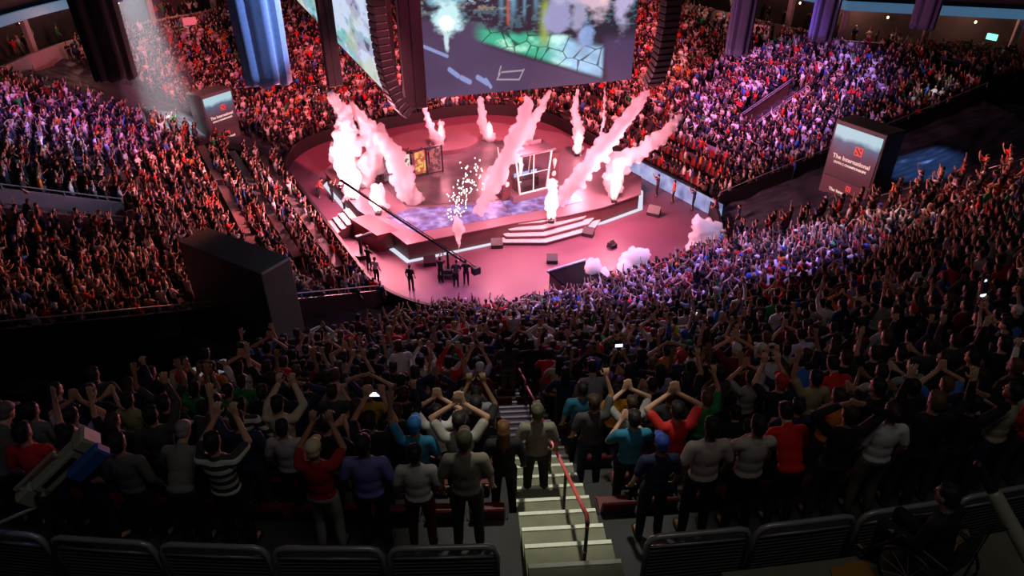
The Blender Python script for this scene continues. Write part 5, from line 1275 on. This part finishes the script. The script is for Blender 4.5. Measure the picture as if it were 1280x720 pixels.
# ------------------------------------------------------------------ smoke, flames
SM = {
'jet1': [(-11.4,45.9,1.6,.5),(-11.88,45.9,3.4,1.1),(-11.5,45.7,5.4,1.0),(-11.2,45.4,6.9,.6),(-12.1,45,8.7,.28)],
'jet1b': [(-10.8,46.4,1.6,.6),(-9.9,46.4,3.13,.95),(-9.7,46.4,5.1,.95),(-10.5,46,6.6,.5),(-11.0,46,7.7,.3)],
'plume2': [(-6.65,43.5,1.7,.55),(-7.35,43.5,2.2,.95),(-7.64,43.5,3.67,.82),(-8.02,43.5,5.38,.64),(-9.01,43.5,6.11,.42)],
'jet3': [(-8.73,42.4,1.3,.33),(-9.05,42.4,1.97,.6),(-9.25,42.4,3.15,.48)],
'jet4': [(-3.36,36.9,.5,.1),(-3.29,36.9,1.98,.15),(-3.21,36.9,2.81,.44),(-3.37,36.9,3.51,.29)],
'jet5': [(-2.19,42,1.5,.5),(-1.5,42,2.87,.59),(-.63,42,4.69,.68),(.1,42,6.23,.72),(.76,42,7.81,.61),(.99,42,9.33,.3)],
'jet5b': [(.45,46,4.61,.79),(1.39,46,6.17,.44),(2.59,46,8.5,.22)],
'jet6': [(2.58,40.9,1.5,.38),(2.64,40.9,2.94,.42),(2.6,40.9,4.25,.36)],
'jet6b': [(3.28,42.5,2.04,.49),(4.04,42.5,3.11,.7),(5.04,42.5,4.49,.69),(6.01,42.5,5.77,.68),(6.94,42.5,7.11,.57),(8.06,42.5,8.78,.4),(8.57,42.5,9.58,.2)],
'jet7': [(7.2,44.6,1.6,.57),(7.19,44.6,2.78,.79),(7.48,44.6,4.09,.89),(8.8,44.6,4.67,.55),(10.06,44.6,5.7,.54),(11.22,44.6,7.2,.27)],
'jet8': [(5.34,52.7,1.6,.46),(5.37,52.7,3.21,.45),(4.91,52.7,4.84,.38),(5.07,52.7,6.6,.19)],
'jet9': [(-1.91,55.8,1.6,.7),(-2.42,55.8,2.8,.47),(-2.63,55.8,5.04,.26)],
'jet10': [(-5.9,54.5,1.6,.34),(-5.82,54.5,2.57,.33),(-5.77,54.5,3.45,.26)],
'jet11': [(-5.97,53,2.1,.5),(-6.58,53,3.76,.38),(-7.02,53,5.63,.19)],
'jet12': [(6.45,50,2.2,.18),(6.91,50,5.11,.12),(6.79,50,7.62,.12)],
'sm1': [(4.75,33.8,.5,.9),(4.75,33.8,1.1,1.05),(4.55,33.8,1.9,.75)],
'sm2': [(7.0,34.7,.5,.9),(7.15,34.7,1.3,1.15),(7.3,34.7,2.4,.8)],
'sm3': [(11.27,37.4,.5,.71),(11.74,37.4,1.03,1.0),(12.27,37.4,2.16,.89),(11.11,37.4,3.2,.4)],
}
LAB = {'jet1':'tallest pale pink smoke plume over the left edge of the stage','jet1b':'pink smoke plume just behind the tallest one at the left stage edge','plume2':'drooping pink smoke plume before the poster stand','jet3':'short bright smoke burst above the left side stairs',
 'jet4':'small pink puff from the nozzle at the front of the left stage edge','jet5':'leaning pink plume rising from the middle of the stage to the screen','jet5b':'thin upper wisp of pink smoke beneath the middle of the screen','jet6':'bright white jet on top of the front steps',
 'jet6b':'long pink plume leaning right from behind the booth','jet7':'broad pink plume at the right end of the stage','jet8':'narrow pink plume behind the booth','jet9':'pink plume at the back of the stage','jet10':'short white column at the back left of the stage',
 'jet11':'thin plume just left of the short white column','jet12':'thin pale streamer of smoke behind the leaning plumes','sm1':'dense white smoke cloud at the left of the entrance tunnel','sm2':'dense white smoke cloud at the right of the entrance tunnel','sm3':'lavender smoke cloud at the near end of the glowing boards'}
def plume(pts, mat, label, seedv):
    g = random.Random(seedv); mb = MB()
    for i in range(len(pts) - 1):
        a_ = pts[i]; b_ = pts[i+1]; L_ = (Vector(a_[:3]) - Vector(b_[:3])).length; n = max(2, int(L_ / (.35 * (a_[3] + b_[3]) / 2)))
        for j in range(n):
            t = j / n; p = Vector(a_[:3]).lerp(Vector(b_[:3]), t); r_ = a_[3] + (b_[3] - a_[3]) * t
            mb.ell(p, (r_ * .72,) * 3, None, 10, 7)
            for k in range(4):
                d = Vector((g.gauss(0, 1), g.gauss(0, 1), g.gauss(0, .8))).normalized(); rr = r_ * g.uniform(.25, .5)
                q_ = p + d * r_ * g.uniform(.5, .95); q_.z = max(q_.z, .35); mb.ell(q_, (rr, rr, rr * g.uniform(.8, 1.3)), None, 8, 6)
    b = pts[-1]
    me = mb.mesh('smoke_plume'); o = bpy.data.objects.new('smoke_plume', me); COL.objects.link(o)
    r_ = o.modifiers.new('r', 'REMESH'); r_.mode = 'VOXEL'; r_.voxel_size = .075; s_ = o.modifiers.new('s', 'SMOOTH'); s_.iterations = 2
    tx = bpy.data.textures.get('smoke_lumps') or bpy.data.textures.new('smoke_lumps', 'CLOUDS'); tx.noise_scale = .42; tx.noise_depth = 4
    d_ = o.modifiers.new('d', 'DISPLACE'); d_.texture = tx; d_.strength = .42; d_.mid_level = .55; d_.texture_coords = 'GLOBAL'
    dg = bpy.context.evaluated_depsgraph_get(); out = bpy.data.meshes.new_from_object(o.evaluated_get(dg)); bpy.data.objects.remove(o)
    out.materials.clear(); out.materials.append(mat); out.polygons.foreach_set('use_smooth', [True] * len(out.polygons))
    o = link(bpy.data.objects.new('smoke_plume', out)); tag(o, label, 'smoke', 'smoke plumes', 'thing'); return o
for i, (k, pts) in enumerate(SM.items()): plume(pts, M['smoke'], LAB[k], 100 + i)
# stage flames: hot cores with the machine that throws them
M['flame'] = bpy.data.materials.new('flame'); M['flame'].use_nodes = True; fn_ = M['flame'].node_tree; fn_.nodes.remove(fn_.nodes['Principled BSDF'])
em = fn_.nodes.new('ShaderNodeEmission'); em.inputs['Strength'].default_value = 7; cr2 = fn_.nodes.new('ShaderNodeValToRGB'); nz2 = fn_.nodes.new('ShaderNodeTexNoise'); nz2.inputs['Scale'].default_value = 2
cr2.color_ramp.elements[0].color = (1, .45, .42, 1); cr2.color_ramp.elements[1].color = (1, .88, .85, 1); fn_.links.new(nz2.outputs['Fac'], cr2.inputs[0]); fn_.links.new(cr2.outputs[0], em.inputs['Color']); fn_.links.new(em.outputs[0], fn_.nodes['Material Output'].inputs['Surface'])
M['fire'] = bpy.data.materials.new('fire'); M['fire'].use_nodes = True; fv = M['fire'].node_tree; fv.nodes.remove(fv.nodes['Principled BSDF'])
em2 = fv.nodes.new('ShaderNodeEmission'); em2.inputs['Color'].default_value = (1, .62, .60, 1); em2.inputs['Strength'].default_value = 7.0; fv.links.new(em2.outputs[0], fv.nodes['Material Output'].inputs['Volume'])
def flame(x, y, z, h, r_, lean, label, seedv):
    e = empty('flame_jet', (x, y, z), 0, label, 'flame jet', 'flame jets on the stage')
    mb = MB(); mb.box((0, 0, .12), (.4, .4, .24), bev=.03); mb.cap((0, 0, .24), (0, 0, .32), .07, .09, 10); mb.build('nozzle_box', M['black'], e)
    g = random.Random(seedv); mb = MB()
    for i in range(14):
        t = i / 13; rr = r_ * (.35 + .9 * math.sin(PI * min(1, t * .8 + .1))) * (1 - .5 * t); c = Vector((lean * h * t + g.uniform(-.12, .12) * r_, g.uniform(-.12, .12), .35 + h * t))
        mb.ell(c, (rr * g.uniform(.7, 1), rr * .8, h / 14 * 1.6), None, 10, 7)
        if i > 2: mb.ell(c + Vector((g.uniform(-1, 1) * rr, 0, .1)), (rr * .35, rr * .35, rr * .7), None, 8, 6)
    me = mb.mesh('fl'); me.name = 'flame'; o = remeshed(mb, .07, 2500, 2, 'flame'); o.materials.append(M['fire']); link(bpy.data.objects.new('flame', o), e); return e
FL = [(-11.3, 44.4, 1.24, 4.0, .85, -.16, 'tall white-hot flame at the left edge of the stage'), (-9.1, 41.9, 1.24, 1.6, .45, -.12, 'small white-hot flame above the left side stairs'),
      (2.6, 40.6, 1.3, 2.6, .42, 0, 'white-hot flame column at the top of the front steps'), (7.2, 43.9, 1.24, 2.6, .42, .05, 'white-hot flame at the right end of the stage'),
      (5.3, 52.6, 1.24, 1.7, .34, .05, 'white-hot flame behind the booth'), (-5.9, 54.6, 1.24, 2.0, .22, 0, 'slim white-hot flame at the back left of the stage'), (-1.9, 55.9, 1.24, 1.3, .3, 0, 'low flame at the back of the stage'), (.6, 46.2, 1.24, 3.6, .2, .02, 'slim flame directly behind the booth roof')]
for i, f in enumerate(FL): flame(*f, i)
# sparks
g = random.Random(4); sp = MB()
for i in range(130):
    t = g.random(); c = Vector((-3.9 + 1.7 * t + g.gauss(0, .32), 40.8 + g.gauss(0, .2), 1.9 + 3.2 * t + g.gauss(0, .5))); 
    sp.ell(c, (.022 + .02 * g.random(), .022, .03 + .04 * g.random()), None, 5, 4)
o = sp.build('sparks', M['flame'], None, True); tag(o, 'shower of pale sparks above the front left of the stage', 'sparks', kind='stuff')
# beam haze at upper left
hz = MB(); top = Vector((-27.0, 50.0, 24)); bot = Vector((-27.2, 53.0, 4.4)); vs = []; n = 24
for c, r_ in ((top, .9), (bot, 3.0)):
    for i in range(n): vs.append(c + Vector((math.cos(2*PI*i/n) * r_, math.sin(2*PI*i/n) * r_, 0)))
hz.add(vs, [(n + i, n + (i+1) % n, (i+1) % n, i) for i in range(n)] + [tuple(range(n)), tuple(range(2 * n - 1, n - 1, -1))])
o = hz.build('haze_beam', M['haze'], None, True); tag(o, 'misty white light beam falling on the far left corner seats', 'haze', kind='stuff')

# ------------------------------------------------------------------ lights
def spot(loc, tgt, col, e, ang, blend=.6, r_=.25):
    l = bpy.data.lights.new('rig_or_fill_spot', 'SPOT'); l.energy = e; l.color = col; l.spot_size = R(ang); l.spot_blend = blend; l.shadow_soft_size = r_
    o = bpy.data.objects.new('rig_or_fill_spot', l); link(o); o.location = loc; d = Vector(tgt) - Vector(loc); o.rotation_euler = d.to_track_quat('-Z', 'Y').to_euler(); return o
def point(loc, col, e, r_=.5):
    l = bpy.data.lights.new('fill_point_light', 'POINT'); l.energy = e; l.color = col; l.shadow_soft_size = r_; o = bpy.data.objects.new('fill_point_light', l); link(o); o.location = loc
EXPO = 0.0
RED = (1, .13, .17); PUR = (.48, .26, 1); WHT = (.95, .97, 1); BLU = (.25, .45, 1)
# red wash over stage, floor and back crowd
spot((-2, 38, 25), (0, 43, 0), (1, .13, .36), 15000, 66)
spot((-4, 26, 26), (-10.5, 45, 5), (1, .26, .36), 42000, 20)
spot((5, 26, 26), (5, 44.5, 4), (1, .30, .40), 38000, 26); spot((2, 30, 26), (1.5, 39.5, 0), (1, .85, .85), 9000, 20)
spot((-6, 42, 25), (-10, 60, 3), RED, 78000, 56); spot((6, 46, 25), (4, 66, 4), RED, 80000, 60); spot((-10, 44, 22), (-26, 64, 5), (1, .15, .2), 30000, 42)
spot((-6, 44, 24), (-17, 42, 3), (1, .18, .20), 75000, 42); spot((10, 46, 24), (20, 56, 3), (1, .14, .2), 30000, 40)
# pink point lights added in front of the plumes to brighten the smoke
for x, y, z, e in ((-11.6, 45, 4.5, 3500), (-9.1, 42.2, 3, 900), (2.6, 40.2, 4, 1200), (7.3, 44.3, 4, 2200), (5.3, 52.2, 4, 1200), (.6, 45.3, 5.5, 1200), (-1.9, 55, 4, 1000), (-5.9, 54, 4, 500), (-7.2, 42.3, 3.5, 900), (5.5, 41.5, 5, 900), (-1.2, 41, 3.5, 900)): point((x, y - 1.6, z + .4), (1, .30, .38), e * 1.3)
# purple and blue washes
spot((10, 48, 25), (22, 55, 4), PUR, 42000, 44); spot((-2, 44, 24), (-14, 37, 2), (1, .15, .15), 50000, 26); spot((-14, 44, 24), (-32, 45, 5), (.42, .18, 1), 24000, 36); spot((-12, 40, 24), (-30, 50, 6), RED, 17000, 40); spot((0, 30, 24), (-4.2, 34.2, 0), (.45, .35, 1), 12000, 13)
spot((10, 22, 27), (8, 28.5, 3), PUR, 26000, 48); spot((6, 44, 25), (9, 29, 3), PUR, 30000, 40); spot((12, 24, 27), (15, 28.5, 5), (.75, .75, 1), 9000, 28); spot((4, 24, 27), (1, 29, 2), (.75, .5, 1), 9000, 34)
spot((0, 40, 25), (-3, 29, 2), (.6, .45, 1), 9000, 34)
spot((16, 40, 24), (22, 30, 8), (1, .32, .26), 22000, 40)
spot((-8, 40, 24), (-19, 28, 6), (1, .25, .15), 16000, 34)
spot((0, 38, 25), (0, 19, 8), (.8, .6, 1), 9000, 48)
# white accents
for tg, e, a_ in (((-24, 50, 6), 14000, 9), ((-16, 62, 4), 14000, 9), ((15, 66, 5), 12000, 8), ((30.2, 49, 7.5), 20000, 7), ((-6, 66, 3), 14000, 8), ((24, 51, 6), 9000, 7), ((6, 68, 4), 12000, 8), ((-30, 38, 7), 12000, 8), ((14, 26, 6), 9000, 9), ((24, 27, 10), 7000, 8), ((-7.6, 31.5, 2), 5000, 8), ((-14.8, 51.4, 0), 14000, 6), ((-14, 66, 6), 12000, 6), ((14, 56, 2), 9000, 6), ((-27, 41, 6), 12000, 7), ((-20, 40, 4), 8000, 7)):
    spot((tg[0] * .3, 46, 25), tg, WHT, e, a_)
spot((4, 26, 25), (4.9, 33.8, 1.8), (.97, .95, 1), 26000, 9); spot((6, 26, 25), (7.2, 34.7, 1.8), (.97, .92, 1), 26000, 9); spot((9, 28, 25), (11.8, 37.2, 1.6), (.85, .78, 1), 26000, 9)
spot((-27.0, 50.0, 24.5), (-27.2, 53.5, 4), (.85, .92, 1), 160000, 13); spot((20, 44, 22), (26.4, 41.3, 5.5), (.2, .4, 1), 14000, 15)
spot((-4, 36, 19), (-12.9, 36.4, 15), (.45, .6, 1), 12000, 34); spot((-4, 24, 24), (-11, 19.8, 6), WHT, 5000, 8)
# house light near the camera, weak
def area(loc, tgt, sx, sy, col, e):
    l = bpy.data.lights.new('house_light', 'AREA'); l.shape = 'RECTANGLE'; l.size = sx; l.size_y = sy; l.energy = e; l.color = col; o = bpy.data.objects.new('house_light', l); link(o); o.location = loc
    d = Vector(tgt) - Vector(loc); o.rotation_euler = d.to_track_quat('-Z', 'Y').to_euler()
area((2, 2, 29), (1, 9, 14), 8, 1.5, (1, .95, .82), 108)
spot((.5, 8, 27), (.5, 6.2, 14.5), (1, .98, .78), 3000, 20)
spot((-3, 30, 27), (-7.6, 13.5, 9), WHT, 7000, 11); spot((8, 21, 19), (-9.4, 23.7, 5.4), (.9, .95, 1), 2200, 18, 1.0)  # second spot hangs in mid-air, added to lighten the black box's end
for (x, y) in ((30, 62), (38, 59), (46, 57), (20, 70), (-36, 60), (-40, 50), (-32, 68)): point((x, y, 10.6), (1, .45, .3), 220, .3)  # warm points for the amber lights inside the suites

w = bpy.data.worlds.new('World'); SC.world = w; w.use_nodes = True; w.node_tree.nodes['Background'].inputs[0].default_value = (.5, .4, .6, 1); w.node_tree.nodes['Background'].inputs[1].default_value = .012

# ------------------------------------------------------------------ camera and view
cd = bpy.data.cameras.new('camera'); cd.sensor_width = 36; cd.lens = FPX / 1280 * 36; cd.clip_end = 400
co = link(bpy.data.objects.new('camera', cd)); co.location = (0, 0, CAMH); co.rotation_euler = (PI / 2 - PITCH, 0, 0); SC.camera = co
SC.view_settings.view_transform = 'Standard'; SC.view_settings.look = 'None'; SC.view_settings.exposure = EXPO; SC.view_settings.gamma = 1; SC.view_settings.use_curve_mapping = False
SC.cycles.volume_bounces = 3; SC.cycles.max_bounces = 5; SC.cycles.transparent_max_bounces = 12; SC.cycles.use_denoising = True; SC.cycles.sample_clamp_indirect = 4
